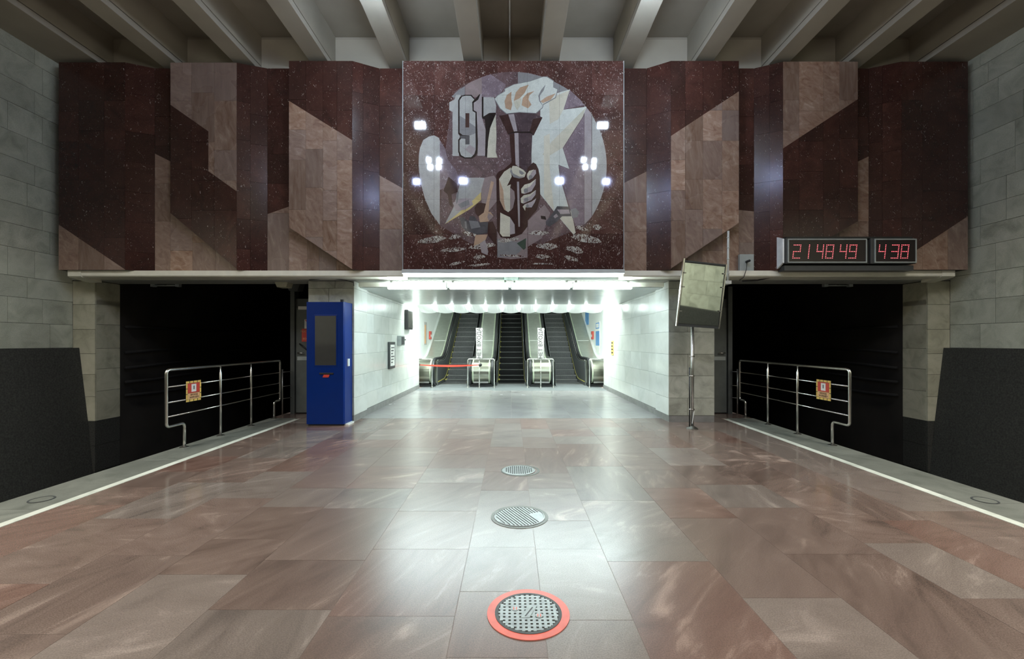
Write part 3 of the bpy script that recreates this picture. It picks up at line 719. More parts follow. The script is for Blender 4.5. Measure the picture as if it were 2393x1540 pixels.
for pts, cr in (([(1490, 78), (1420, 90), (1380, 130), (1375, 180), (1400, 222), (1450, 195), (1495, 130)], [(1470, 75), (1405, 95), (1376, 150), (1395, 220), (1412, 165), (1440, 110)]),
                ([(1495, 180), (1420, 240), (1350, 260), (1305, 320), (1310, 375), (1350, 388), (1440, 350), (1490, 260)], [(1495, 182), (1420, 240), (1350, 260), (1305, 320), (1312, 378), (1345, 385), (1342, 325), (1420, 285)]),
                ([(1495, 315), (1420, 370), (1340, 387), (1300, 430), (1305, 490), (1335, 502), (1440, 450), (1490, 380)], [(1495, 317), (1420, 370), (1340, 387), (1300, 430), (1305, 490), (1333, 500), (1340, 430), (1425, 398)]),
                ([(1500, 412), (1440, 460), (1350, 497), (1325, 530), (1355, 585), (1362, 540), (1440, 540), (1480, 470)], [(1365, 495), (1325, 530), (1357, 587), (1362, 535)])):
    gx_ = sum(q[0] for q in pts)/len(pts); gy_ = sum(q[1] for q in pts)/len(pts)
    sc_ = lambda L_: [(gx_ + (q[0]-gx_)*.93, gy_ + (q[1]-gy_)*.86) for q in L_]
    inlay('finger', z8, sc_(pts), I('mauve'), 7); inlay('finger_light', z8, sc_(cr), I('cream'), 8)
for a, b, r in ((1425, 175, 24), (1368, 335, 26), (1375, 445, 24), (1390, 520, 20)):
    inlay('fingernail', z8, arc(a, b, r, 0, 330, 8), I('grey'), 9)
inlay('wrist', z8, [(1065, 597), (1110, 620), (1180, 652), (1180, 882), (1092, 882), (1060, 842)], I('cream'), 7)
inlay('wrist_shade', z8, [(1180, 652), (1235, 740), (1240, 845), (1180, 860)], I('mauve'), 7)
# figures and guns lower left and right
for nm, pts, k, l in (('hammer', [(390, 335), (450, 170), (545, 250), (558, 350), (485, 378), (500, 540), (462, 500), (440, 382)], 'brown', 4),
    ('rider', [(500, 480), (590, 430), (715, 428), (742, 500), (650, 560), (540, 577)], 'mauve', 5),
    ('rider_shade', [(560, 500), (690, 440), (700, 500), (600, 545)], 'grey', 6),
    ('rider_shade', [(540, 380), (575, 330), (560, 470), (540, 500)], 'grey', 5),
    ('engine', [(580, 662), (622, 650), (690, 702), (700, 640), (760, 640), (800, 702), (920, 712), (912, 835), (800, 862), (650, 812), (610, 762)], 'dgrey', 5),
    ('engine_light', [(690, 690), (800, 700), (830, 770), (720, 790)], 'grey', 6),
    ('engine_light', [(640, 700), (662, 700), (668, 790), (645, 780)], 'grey', 6),
    ('engine_wheel', [(830, 478), (895, 490), (870, 590), (810, 655), (770, 605), (758, 540), (790, 490)], 'brown', 5),
    ('helmet', [(880, 588), (950, 588), (985, 640), (925, 702), (822, 712), (808, 640)], 'tan', 6),
    ('helmet_shade', [(925, 600), (985, 640), (930, 700), (910, 650)], 'pinkgrey', 7),
    ('dark_flank', [(915, 712), (975, 700), (1020, 800), (1020, 1000), (915, 860)], 'brown', 4),
    ('tan_flag', [(770, 862), (915, 856), (890, 922), (830, 962), (748, 992)], 'tan', 5),
    ('pale_flag', [(820, 962), (885, 920), (922, 1060), (912, 1102), (842, 1072)], 'mauve', 5),
    ('gun_carriage', [(1605, 702), (1690, 600), (1740, 520), (1885, 525), (1912, 640), (1800, 640), (1740, 702), (1650, 762), (1608, 742)], 'dgrey', 5),
    ('gun_light', [(1740, 560), (1880, 560), (1895, 610), (1780, 615)], 'mauve', 6),
    ('gun_light', [(1695, 640), (1730, 610), (1755, 640), (1715, 665)], 'mauve', 6),
    ('gun_wheel', [(1900, 560), (1960, 540), (2002, 590), (1982, 652), (1920, 662)], 'grey', 5),
    ('gun_barrel', [(1545, 633), (1600, 640), (1612, 682), (1550, 670)], 'black', 5)):
    inlay(nm, z8, pts, I(k), l)
def lens(x0, y0, x1, y1, wd):
    d = Vector((x1-x0, y1-y0)); L = d.length; d.normalize(); n = Vector((-d.y, d.x)); o = []
    for s, ts in ((1, (0, .12, .35, .65, .9, 1)), (-1, (.88, .6, .3, .1))):
        for t in ts:
            p_ = Vector((x0, y0)) + d*L*t + n*s*wd*1.15*math.sin(PI*min(max(t, .02), .98))**.6*(.75 + .5*rc.random()); o.append((p_.x, p_.y + 0))
    return o
for a in ((130, 1290, 335, 1258, 22), (350, 1265, 440, 1245, 14), (485, 1330, 680, 1308, 16), (290, 1350, 480, 1335, 12), (520, 1398, 605, 1390, 14), (350, 1452, 465, 1422, 10), (480, 1455, 640, 1440, 7),
          (690, 1285, 840, 1265, 14), (950, 1318, 1110, 1322, 18), (950, 1392, 1055, 1390, 13), (1150, 1388, 1250, 1420, 14), (1155, 1325, 1285, 1360, 20), (1195, 1250, 1410, 1285, 26),
          (1225, 1180, 1320, 1212, 13), (1345, 1182, 1412, 1195, 15), (440, 1225, 570, 1240, 14), (700, 1380, 890, 1392, 7), (920, 1440, 1080, 1442, 6), (900, 1230, 1050, 1225, 14)):
    inlay('smoke_streak', z3, lens(*a), I('streak'), 4)

# ================================================================== PASSAGE
for s, side in ((-1, 'left'), (1, 'right')):
    # pillar
    pr = thing('stone_pillar', (s*3.5, 8.95, 0), 'pale stone pillar at the %s corner of the passage mouth' % side, 'pillar')
    box('core', min(s*3.07, s*3.93), max(s*3.07, s*3.93), 8.58, 9.32, 0, 2.745, M['joint'], pr)
    zz = [.13, .47, .90, 1.32, 1.75, 2.18, 2.60, 2.74]
    for i in range(len(zz) - 1):
        cut = [3.055, 3.42 + (.12 if i % 2 else 0), 3.94]
        for j in range(2):
            ubox('stone_slab', min(s*(cut[j]+.003), s*(cut[j+1]-.003)), max(s*(cut[j]+.003), s*(cut[j+1]-.003)), 8.55, 8.585, zz[i]+.003, zz[i+1]-.003, M['pilr'], pr)
        ubox('marble_slab', min(s*3.05, s*3.085), max(s*3.05, s*3.085), 8.553, 9.32, zz[i]+.002, zz[i+1]-.002, M['marble'], pr)
        ubox('stone_slab', min(s*3.915, s*3.95), max(s*3.915, s*3.95), 8.588, 9.32, zz[i]+.003, zz[i+1]-.003, M['pilr'], pr)
    box('foot', min(s*3.06, s*3.94), max(s*3.06, s*3.94), 8.56, 9.32, 0, .128, M['base'], pr)
    # passage wall
    wp = box('wall_passage_' + side, min(s*3.13, s*3.9), max(s*3.13, s*3.9), 9.32, 14.8, 0, 2.9, M['marble_j']); tag(wp, kind='structure')
    for i in range(len(zz) - 1):
        y = 9.322; y0 = y
        while y < 14.8:
            y1 = min(14.8, y + (.62 if (i + int(y)) % 3 else .86))
            ubox('marble_slab', min(s*3.10, s*3.135), max(s*3.10, s*3.135), y + .0015, y1 - .0015, zz[i]+.0015, (zz[i+1] if i < len(zz)-2 else 2.88)-.0015, M['marble'], wp)
            y = y1
    bb = MB()
    bb.box(min(s*3.085, s*3.13), max(s*3.085, s*3.13), 9.33, 14.8, 0, .125)
    tag(bb.obj('baseboard_passage_' + side, M['base']), kind='structure')
    # escalator hall side wall
    we = MB(); we.box(min(s*3.48, s*4.2), max(s*3.48, s*4.2), 14.8, 26, -.1, 9.2); we.box(min(s*3.1, s*4.2), max(s*3.1, s*4.2), 12.7, 14.8, 2.9, 4.2)
    tag(we.obj('wall_escalator_' + side, M['vault']), kind='structure')
# passage ceiling of grey slats
pc = box('ceiling_passage', -3.12, 3.12, 8.86, 12.75, 2.72, 2.95, M['lintel']); tag(pc, kind='structure')
box('front_fascia', -3.05, 3.05, 8.80, 8.86, 2.66, 2.95, M['lintel'], pc)
y = 8.86
while y < 12.70:
    y1 = y + .26
    v, f = prismX([(y+.001, 2.652), (y+.008, 2.648), (y1-.008, 2.648), (y1-.001, 2.652), (y1-.001, 2.72), (y+.001, 2.72)], -3.08, 3.08)
    mo('ceiling_slat', v, f, M['slat'], pc); y = y1
hc = MB(); hc.box(-4.2, 4.2, 12.72, 16.4, 3.9, 4.1)
v, f = prismX([(16.4, 3.9), (26, 9.44), (26, 9.7), (16.4, 4.1)], -4.2, 4.2); hc.add(v, f); hc.box(-4.2, 4.2, 12.60, 12.72, 2.95, 4.1)
tag(hc.obj('ceiling_escalator_hall', M['vault']), kind='structure')
tag(box('wall_escalator_end', -4.2, 4.2, 26, 26.2, -.1, 9.7, M['vault']), kind='structure')

# four fluorescent fittings over the passage mouth
for i in range(4):
    x0 = -2.40 + i*1.195; x1 = x0 + 1.155
    n_ = ('leftmost', 'second from the left', 'third from the left', 'rightmost')[i]
    r = thing('ceiling_light', ((x0+x1)/2, 8.43, 2.58), 'long white fluorescent fitting over the passage mouth, %s of the four' % n_, 'light', 'fluorescent fittings over the passage mouth')
    box('fitting_back', x0, x1, 8.51, 8.61, 2.698, 2.712, M['whitelip'], r)
    v, f = prismX([(y_ + .045, z_) for y_, z_ in ((8.54, 2.585), (8.49, 2.585), (8.465, 2.61), (8.46, 2.65), (8.47, 2.678), (8.50, 2.697), (8.53, 2.697), (8.555, 2.68), (8.56, 2.62))], x0 + .015, x1 - .015)
    mo('diffuser', v, f, M['tube'], r)
    for xa in (x0, x1 - .014): box('end_cap', xa, xa + .014, 8.50, 8.61, 2.588, 2.705, M['whitelip'], r)
    for xa in (x0 + .05, x1 - .09): box('bracket', xa, xa + .04, 8.54, 8.58, 2.70, 2.748, M['whitelip'], r)
ex = thing('exit_sign', (0, 8.45, 2.75), 'small pale green lit exit sign on the lintel above the passage', 'sign')
box('case', -.15, .14, 8.44, 8.475, 2.745, 2.845, M['green'], ex, bevel=.004)
box('face', -.14, .13, 8.437, 8.441, 2.755, 2.835, M['exitgreen'], ex)
text('lettering', 'ВЫХОД', .055, facing((-.005, 8.436, 2.795)), M['white'], ex)

# things on the passage walls
k = thing('wall_screen', (-3.09, 13.1, 1.95), 'narrow dark screen hung high on the left passage wall', 'screen')
box('case', -3.10, -3.0, 12.78, 13.45, 1.93, 2.50, M['blackp'], k, bevel=.01); box('face', -3.0, -2.994, 12.82, 13.41, 1.97, 2.46, M['screen'], k)
k = thing('notice_board', (-3.09, 11.3, .88), 'framed notice board with pale sheet on the left passage wall, below eye level', 'board')
box('frame', -3.10, -3.05, 11.05, 11.58, .88, 1.56, M['dbox'], k, bevel=.006); box('sheet', -3.05, -3.046, 11.12, 11.51, .95, 1.49, M['paper'], k)
for i in range(6): box('print_line', -3.046, -3.044, 11.17, 11.47 - .07*(i % 3), 1.40 - i*.075, 1.425 - i*.075, M['ink'], k)
k = thing('control_box', (-3.09, 12.15, 1.45), 'small grey control box on the left passage wall beyond the notice board', 'box')
box('body', -3.10, -2.99, 11.98, 12.34, 1.46, 1.73, M['greybox'], k, bevel=.01); box('cover', -2.99, -2.98, 12.01, 12.31, 1.49, 1.70, M['dbox'], k); tube('knob', [(-2.98, 12.33, 1.62), (-2.95, 12.33, 1.62)], .014, M['blackp'], k)
k = thing('yellow_notice', (3.09, 13.5, 1.15), 'narrow yellow notice on the right passage wall', 'notice')
box('sheet', 3.088, 3.10, 13.36, 13.66, 1.16, 1.60, M['yellow'], k)
for i in range(4): box('symbol', 3.085, 3.089, 13.43, 13.59, 1.21 + i*.10, 1.26 + i*.10, M['ink'], k)
WX = 3.48
k = thing('blue_poster', (WX-.02, 17.7, 1.12), 'tall blue and white information poster beside the right escalator', 'poster')
box('sheet', WX-.015, WX-.001, 17.3, 18.15, 1.12, 2.38, M['paper'], k); box('blue_field', WX-.019, WX-.013, 17.36, 18.09, 1.42, 2.0, M['bluep'], k); box('blue_head', WX-.019, WX-.013, 17.36, 18.09, 2.10, 2.34, M['bluep'], k); box('head_sheet', WX-.022, WX-.018, 17.46, 17.99, 2.14, 2.30, M['paper'], k)
for s, side in ((-1, 'left'), (1, 'right')):
    k = thing('red_fire_box', (s*(WX-.04), 18.7, 1.7), 'small red box on the white wall beside the %s escalator' % side, 'box')
    box('body', min(s*(WX-.06), s*(WX-.001)), max(s*(WX-.06), s*(WX-.001)), 18.6, 18.95, 1.68, 2.02, M['red'], k, bevel=.01); box('label_plate', min(s*(WX-.065), s*(WX-.06)), max(s*(WX-.065), s*(WX-.06)), 18.68, 18.87, 1.78, 1.88, M['white'], k)
k = thing('blue_banner', (WX-.03, 20.2, 2.4), 'dull blue hanging panel high on the wall by the right escalator', 'panel')
box('sheet', WX-.03, WX-.005, 19.8, 20.6, 2.35, 3.1, M['bluep'], k); box('rod', WX-.04, WX-.005, 19.75, 20.65, 3.1, 3.14, M['steel_d'], k)
k = thing('wall_poster', (-WX+.02, 17.8, 1.5), 'pale poster with brown figure on the white wall beside the left escalator', 'poster')
box('sheet', -WX+.001, -WX+.015, 17.5, 18.1, 1.45, 2.37, M['signgrey'], k); box('figure', -WX+.015, -WX+.02, 17.62, 17.86, 1.5, 2.25, M['orange'], k)

# row of lamp panels over the escalators
for i in range(11):
    x0 = -2.86 + i*.52
    r = thing('escalator_lamp', (x0+.25, 13.3, 2.45), 'white angled lamp panel above the escalators, %s' % ('leftmost of the row', 'second from the left', 'third from the left', 'fourth from the left', 'fifth from the left', 'middle one of the row', 'fifth from the right', 'fourth from the right', 'third from the right', 'second from the right', 'rightmost of the row')[i], 'light', 'lamp panels above the escalators')
    sk = (x0 + .25) * -.10
    vs = []; fs = []
    nseg = 6
    for j in range(nseg + 1):
        t = j / nseg
        z = 2.455 - .035*math.sin(PI*t) + .02
        vs += [(x0 + .49*t, 13.0, 2.745), (x0 + .49*t + sk*.4, 13.5, z), (x0 + .49*t + sk*.4, 13.52, z + .012), (x0 + .49*t, 13.02, 2.757)]
    for j in range(nseg):
        a = j*4; b = a + 4
        for q in range(4): fs.append((a+q, a+(q+1) % 4, b+(q+1) % 4, b+q))
    fs += [(0,1,2,3), (nseg*4, nseg*4+1, nseg*4+2, nseg*4+3)]
    mo('panel', vs, fs, M['wpanel'], r)
    tube('lamp_tube', [(x0 + .49, 12.98, 2.70), (x0 + .49 + sk*.4, 13.5, 2.50)], .014, M['lamptube'], r, seg=8)
    box('hanger', x0 + .23, x0 + .26, 13.1, 13.13, 2.72, 3.9, M['whitelip'], r)

# ================================================================== ESCALATORS
def rise(y):
    a, b = 17.0, 18.4; sl = .577
    if y < a: return 0.0
    if y < b: return sl * (y-a)**2 / (2*(b-a))
    return sl*(b-a)/2 + sl*(y-b)
YS = [15.7 + .25*i for i in range(38)]
for xc, nm, lab in ((-2.1, 'left', 'left escalator with grey steps climbing away behind the red belt'), (0, 'mid', 'middle escalator with black steps between the two lower newels'), (2.1, 'right', 'right escalator with grey steps and yellow side lines')):
    st = M['stepk'] if nm == 'mid' else M['stepg']; no = M['nosing_k'] if nm == 'mid' else M['nosing']
    r = thing('escalator', (xc, 15.3, 0), lab, 'escalator')
    box('landing_plate', xc - .52, xc + .52, 15.1, 16.2, .002, .010, M['landing'], r)
    cb = MB(); cb.box(xc-.5, xc+.5, 16.2, 16.45, -.02, .012)
    for q in range(20): cb.box(xc - .49 + q*.05, xc - .465 + q*.05, 16.45, 16.53, -.01, .016)
    cb.obj('comb_plate', M['steel_d'], r)
    for y0 in (16.53, 16.95) if True else ():
        box('step', xc-.5, xc+.5, y0, min(y0+.41, 17.36), -.2, .006, st, r)
    first = None
    for q in range(19):
        y0 = 17.36 + .4*q; zt = rise(y0 + .3); 
        if first is None:
            tr = MB(); tr.box(xc-.5, xc+.5, 0, .42, -.42, 0)
            for g in range(12): tr.box(xc - .49 + g*.083, xc - .455 + g*.083, -.008, 0, -.23, -.03)
            sm = mesh('step', tr.v, tr.f); sm.materials.append(st)
            nm_ = mesh('nosing', boxv(xc-.5, xc+.5, -.012, .02, -.022, .004), BOXF); nm_.materials.append(no)
            ym = mesh('edge_mark', boxv(xc-.5, xc-.46, -.013, .40, -.024, .006), BOXF); ym.materials.append(M['yline'])
            first = True
        so = bpy.data.objects.new('step', sm); COL.objects.link(so); so.parent = r; so.matrix_parent_inverse = Matrix.Translation(-r.location); so.location = (0, y0, zt)
        for mm_, n_ in ((nm_, 'nosing'), (ym, 'edge_mark')):
            s2 = bpy.data.objects.new(n_, mm_); COL.objects.link(s2); s2.parent = so
    for s in (-1, 1):
        xs_ = xc + s*.515
        pts = [(y, rise(y) - .25) for y in YS] + [(y, rise(y) + .86) for y in reversed(YS)]
        v, f = prismX(pts, min(xs_, xs_ + s*.02), max(xs_, xs_ + s*.02)); mo('skirt_panel', v, f, M['skirt'], r)
        pts = [(y, rise(y) + .13) for y in YS] + [(y, rise(y) + .155) for y in reversed(YS)]
        v, f = prismX(pts, min(xs_ - s*.006, xs_), max(xs_ - s*.006, xs_)); mo('safety_line', v, f, M['yline'], r)
def balustrade(x0, x1, rails, label):
    r = thing('escalator_balustrade', ((x0+x1)/2, 15.3, 0), label, 'balustrade')
    cy, cz, R = 15.66, .50, .42
    front = [(cy + R*math.cos(math.radians(a)), cz + R*math.sin(math.radians(a))) for a in range(90, 271, 12)]
    poly = front + [(15.95, .08), (15.95, .92)]
    v, f = prismX(poly, x0 + .05, x1 - .05); mo('newel_drum', v, f, M['drum'], r)
    box('newel_foot', x0 + .02, x1 - .02, 15.40, 15.95, 0, .09, M['blackp'], r)
    box('front_panel', x0 + .16, x1 - .16, 15.20, 15.26, .14, .20, M['steel_d'], r)
    ys = [15.95] + [y for y in YS if y > 15.95]
    pts = [(y, rise(y) + .92) for y in ys] + [(y, rise(y) - .1) for y in reversed(ys)]
    v, f = prismX(pts, x0, x1); mo('deck', v, f, M['deck'], r)
    for yy in (18.9, 21.2):
        z = rise(yy) + .924; v, f = prismX([(yy, z), (yy+.03, z + .017), (yy+.03, z+.022), (yy, z+.005)], x0 + .06, x1 - .06); mo('deck_seam', v, f, M['whitelip'], r)
    for sx in rails:
        xe = x0 + .035 if sx < 0 else x1 - .035
        path = [(xe, cy + (R+.035)*math.cos(math.radians(a)), cz + (R+.035)*math.sin(math.radians(a))) for a in range(262, 89, -9)]
        path += [(xe, y, rise(y) + .955) for y in ys[0:]]
        tube('handrail', path, .058, M['rubber'], r, seg=10)
        xg = xe + (.10 if sx < 0 else -.10)
        path = [(xg, cy + (R+.004)*math.cos(math.radians(a)), cz + (R+.004)*math.sin(math.radians(a))) for a in range(240, 89, -9)]
        path += [(xg, y, rise(y) + .923) for y in ys]
        tube('guide_strip', path, .022, M['greenstrip'], r, seg=6)
        xo = xe + (-.05 if sx < 0 else .05)
        path = [(xo, y, rise(y) + .90) for y in ys]
        tube('handrail_guide', path, .018, M['steel'], r, seg=6)
balustrade(-3.38, -2.68, (1,), 'steel escalator balustrade along the left wall')
balustrade(-1.47, -.63, (-1, 1), 'wide steel balustrade between left and middle escalators')
balustrade(.63, 1.47, (-1, 1), 'wide steel balustrade between middle and right escalators')
balustrade(2.68, 3.38, (-1,), 'steel escalator balustrade along the right wall')
for s, nm in ((-1, 'left'), (1, 'right')):
    pts = [(y, rise(y) + .90) for y in [17.0 + .25*i for i in range(36)]] + [(25.75, -.2), (17.0, -.2)]
    v, f = prismX(pts, min(s*3.38, s*3.48), max(s*3.38, s*3.48)); fo = mo('trim_escalator_side_' + nm, v, f, M['vault']); tag(fo, kind='structure'); box('outer_filler', min(s*3.38, s*3.48), max(s*3.38, s*3.48), 14.8, 17.0, 0, .90, M['vault'], fo)
# tube barriers before the newels
def barrier(x0, x1, mid, label):
    r = thing('tube_barrier', ((x0+x1)/2, 15.0, 0), label, 'barrier', 'tube barriers before the escalators')
    tube('frame', fillet([(x0, 15.0, .01), (x0, 15.0, .98), (x1, 15.0, .98), (x1, 15.0, .01)], .06), .02, M['steel'], r)
    feet = [x0, x1]
    if mid is not None:
        tube('post', [(mid, 15.0, .01), (mid, 15.0, .98)], .02, M['steel'], r); feet.append(mid)
    for xx in feet:
        v, f = lathev([(.055, 0), (.055, .012), (.025, .03)], xx, 15.0, 14); mo('base_flange', v, f, M['steel_d'], r)
barrier(-3.19, -2.70, None, 'low steel tube barrier by the left passage wall')
barrier(-1.48, -.58, -1.09, 'low steel tube barrier left of the middle escalator')
barrier(.55, 1.43, 1.0, 'low steel tube barrier right of the middle escalator')
barrier(2.66, 3.25, None, 'low steel tube barrier by the right passage wall')
for xx, nm in ((-1.09, 'left'), (1.0, 'right')):
    r = thing('tall_sign', (xx, 14.97, 1.0), 'tall narrow white sign with dark lettering on the barrier %s of the middle escalator' % nm, 'sign', 'tall narrow signs before the escalators')
    box('panel', xx - .115, xx + .115, 14.955, 14.975, 1.0, 2.04, M['signgrey'], r, bevel=.004)
    for xa in (xx - .115, xx + .105): box('edge_strip', xa, xa + .012, 14.95, 14.98, 1.0, 2.04, M['steel'], r)
    text('lettering', 'НЕТ ВХОДА', .18, facing((xx, 14.953, 1.52), 0, PI/2), M['ink'], r)
b = thing('belt_barrier', (-2.1, 14.95, .8), 'red belt stretched across the left escalator between two black reels', 'barrier')
mb = MB(); nn = 20
vs = []; fs = []
for i in range(nn + 1):
    t = i / nn; x = -3.12 + 2.03*t; z = .785 - .035*math.sin(PI*t); hw = .012 + .022*math.sin(PI*t)
    vs += [(x, 14.93, z - hw), (x, 14.93, z + hw), (x, 14.936, z + hw), (x, 14.936, z - hw)]
for i in range(nn):
    for q in range(4): fs.append((i*4+q, i*4+(q+1) % 4, i*4+4+(q+1) % 4, i*4+4+q))
mo('belt', vs, fs, M['red'], b)
for xx in (-3.15, -1.05): tube('reel', [(xx, 14.88, .785), (xx, 14.985, .785)], .055, M['blackp'], b, seg=16)
tag(tube('belt_reel', [(3.20, 14.88, .785), (3.20, 14.975, .785)], .055, M['blackp'], seg=16), 'black round belt reel on the barrier by the right passage wall', 'reel')

# ================================================================== DOORS beside the tunnels
for s, side, n in ((-1, 'left', 1), (1, 'right', 2)):
    d = MB(); xa, xb = s*3.90, s*4.78
    L = lambda a, c: (min(s*a, s*c), max(s*a, s*c))
    fr = MB(); fr.box(*L(4.70, 4.79), 9.55, 9.75, 0, 2.76); fr.box(*L(3.90, 4.79), 9.62, 9.75, 2.30, 2.50)
    fo = fr.obj('door_%d' % n, M['framegrey']); tag(fo, kind='structure')
    box('door_leaf', *L(3.90, 4.69), 9.60, 9.66, .02, 2.30, M['doorgrey'], fo)
    box('kick_band', *L(3.95, 4.66), 9.592, 9.60, 1.16, 1.24, M['greybox'], fo)
    tube('door_handle', [(s*4.63, 9.59, 1.32), (s*4.63, 9.55, 1.32), (s*4.50, 9.55, 1.32)], .012, M['steel'], fo)
    if s < 0:
        box('closer_arm', -4.62, -4.42, 9.55, 9.60, 2.26, 2.33, M['white'], fo)
        tube('pull_bar', [(-4.60, 9.57, 1.52), (-4.40, 9.56, 1.36)], .015, M['blackp'], fo)
k = thing('red_door_sign', (-4.35, 9.58, 1.55), 'red no-entry sign with pale lettering on the grey door, partly behind the blue terminal', 'sign')
box('plate', -4.56, -4.16, 9.585, 9.60, 1.565, 1.845, M['red'], k, bevel=.003)
for i, s_ in enumerate(('ПОСТОРОННИМ', 'ВХОД', 'ВОСПРЕЩЕН')): text('lettering', s_, .055 if i != 1 else .06, facing((-4.36, 9.583, 1.785 - i*.08)), M['orange'], k)
k = thing('pictogram_notice', (-4.42, 9.58, 1.85), 'small cream pictogram notice above the red door sign', 'notice')
box('plate', -4.50, -4.30, 9.585, 9.60, 1.85, 2.05, M['paper'], k); v, f = prismY([(-4.49, 2.04), (-4.47, 2.04), (-4.31, 1.87), (-4.33, 1.87)], 9.58, 9.584); mo('slash', v, f, M['red'], k)
box('figure', -4.42, -4.385, 9.581, 9.584, 1.88, 1.97, M['ink'], k)

# ================================================================== BLUE TERMINAL
k = thing('blue_terminal', (-3.5, 8.35, 0), 'tall blue information column with dark screen in front of the left pillar', 'terminal')
x0, x1, y0, y1 = -3.80, -3.10, 8.18, 8.54
v, f = prismZ([(x0, y0), (x1 - .02, y0), (x1, y0 + .03), (x1 + .015, y1), (x0, y1)], .03, 2.30); mo('body', v, f, M['blue'], k)
box('plinth', x0 + .02, x1 - .01, y0 + .02, y1 - .02, 0, .04, M['blackp'], k)
box('foot_trim', x1 - .02, x1 + .06, y0 + .05, y1 - .02, .0, .03, M['whitelip'], k)
box('screen_frame', x0 + .14, x1 - .13, y0 - .008, y0 + .005, 1.10, 2.06, M['blue'], k, bevel=.003)
box('screen', x0 + .16, x1 - .15, y0 - .011, y0 - .004, 1.125, 2.04, M['screen'], k)
box('slot', x0 + .24, x1 - .20, y0 - .014, y0 + .005, .955, .985, M['blackp'], k, bevel=.004)
v, f = prismY([(x0 + .30, .90), (x0 + .41, .90), (x0 + .43, .95), (x0 + .32, .95)], y0 - .012, y0 - .001); mo('sticker', v, f, M['red'], k)
box('side_latch', x1, x1 + .03, y0 + .12, y0 + .20, 1.10, 1.24, M['whitelip'], k, bevel=.005)
box('top_clip', x1 - .09, x1 - .04, y0 + .04, y0 + .09, 2.30, 2.35, M['blackp'], k)

# ================================================================== RAILINGS
def railing(s, dy, side):
    X = s*4.83
    r = thing('platform_railing', (X, 6.5 + dy, 0), 'stainless railing along the %s platform edge before the tunnel' % side, 'railing')
    y0, y1 = 6.17 + dy, 9.2 + dy
    tube('frame', fillet([(X, 6.51+dy, .01), (X, 6.51+dy, .36), (X, y0, .36), (X, y0, 1.16), (X, y1, 1.17), (X, y1, .34), (X, 8.97+dy, .34), (X, 8.97+dy, .01)], .06), .021, M['steel'], r, seg=12)
    for z in (.92, .70, .50): tube('crossbar', [(X, y0, z), (X, y1, z)], .010, M['steel'], r, seg=8)
    for y in (7.32, 8.18): tube('post', [(X, y+dy, .01), (X, y+dy, 1.05), (X, y+dy, 1.06), (X, y+dy, 1.16)], [.019, .019, .011, .011], M['steel'], r, seg=12)
    for y in (6.51, 7.32, 8.18, 8.97):
        v, f = lathev([(.06, .001), (.06, .008), (.03, .02)], X, y + dy, 16); mo('base_flange', v, f, M['steel_d'], r)
    # dark end gate
    g = thing('end_gate_railing', (X, 9.35+dy, 0), 'short dark rail closing the gap to the door on the %s' % side, 'railing')
    tube('post', [(X, 9.30+dy, 0), (X, 9.30+dy, .98)], .014, M['steel_d'], g)
    for z in (.92, .62, .36): tube('crossbar', [(X, 9.30+dy, z), (s*4.75, 9.52+min(dy, 0), z)], .008, M['steel_d'], g)
    # warning plate
    yc = 6.68 + dy; n = thing('warning_plate', (X - s*.02, yc, .6), 'red and yellow warning plate hung on the %s railing' % side, 'sign')
    e_ = -s*.012
    def pl(name, ya, yb, za, zb, lv, mat):
        xx = X - s*(.014 + .002*lv); return box(name, min(xx, xx + s*.002*(lv+1)), max(xx, xx + s*.002*(lv+1)), ya, yb, za, zb, mat, n)
    a, bq, za, zb = yc - .16, yc + .16, .66, .97
    pl('plate', a, bq, za, zb, 1, M['ink'])
    for i in range(4):
        for zz_ in (za + .002, zb - .032):
            pl('yellow_dash', a + .003 + i*.08, a + .070 + i*.08, zz_, zz_ + .030, 2, M['yellow'])
    for i in range(3):
        for yy in (a + .002, bq - .032): pl('yellow_dash', yy, yy + .030, za + .038 + i*.082, za + .11 + i*.082, 2, M['yellow'])
    pl('red_field', a + .036, bq - .036, za + .13, zb - .036, 2, M['red']); pl('text_field', a + .036, bq - .036, za + .036, za + .126, 2, M['orange'])
    pl('white_field', yc - .05, yc + .05, za + .145, zb - .05, 3, M['white']); pl('mark', yc - .008, yc + .008, za + .18, zb - .075, 4, M['ink'])
    yaw = -s*PI/2
    mt = Matrix.Translation((X - s*.0225, yc, za + .10)) @ Matrix.Rotation(-PI/2 if s > 0 else PI/2, 4, 'Z') @ Matrix.Rotation(PI/2, 4, 'X')
    text('lettering', 'ПРОХОД', .036, mt, M['ink'], n)
    mt = Matrix.Translation((X - s*.0225, yc, za + .062)) @ Matrix.Rotation(-PI/2 if s > 0 else PI/2, 4, 'Z') @ Matrix.Rotation(PI/2, 4, 'X')
    text('lettering', 'ЗАПРЕЩЕН', .036, mt, M['ink'], n)
railing(-1, 0, 'left'); railing(1, .12, 'right')

# ================================================================== PLATFORM MIRROR
k = thing('platform_mirror', (3.31, 7.75, 0), 'tilted steel-framed platform mirror on a pole beside the right pillar', 'mirror')
xp = (1626-CX)*7.75/F
tube('pole', [(xp, 7.9, .0), (xp, 7.9, 1.9)], .026, M['steel_d'], k, seg=12)
v, f = lathev([(.10, 0), (.10, .012), (.04, .05)], xp, 7.9, 18); mo('base_flange', v, f, M['steel_d'], k)
tube('stay', [(xp - .05, 7.9, .02), (xp - .05, 7.9, 1.1)], .012, M['blackp'], k, seg=8)
for z in (.35, .95, 1.3): tube('clamp', [(xp - .06, 7.88, z), (xp + .03, 7.88, z)], .012, M['steel'], k, seg=8)
v, f = prismY([(xp - .02, .10), (xp + .01, .32), (xp + .025, .32), (xp - .01, .10)], 7.865, 7.872); mo('tag_strip', v, f, M['whitelip'], k)
mc = at(1640, 689, 7.75)
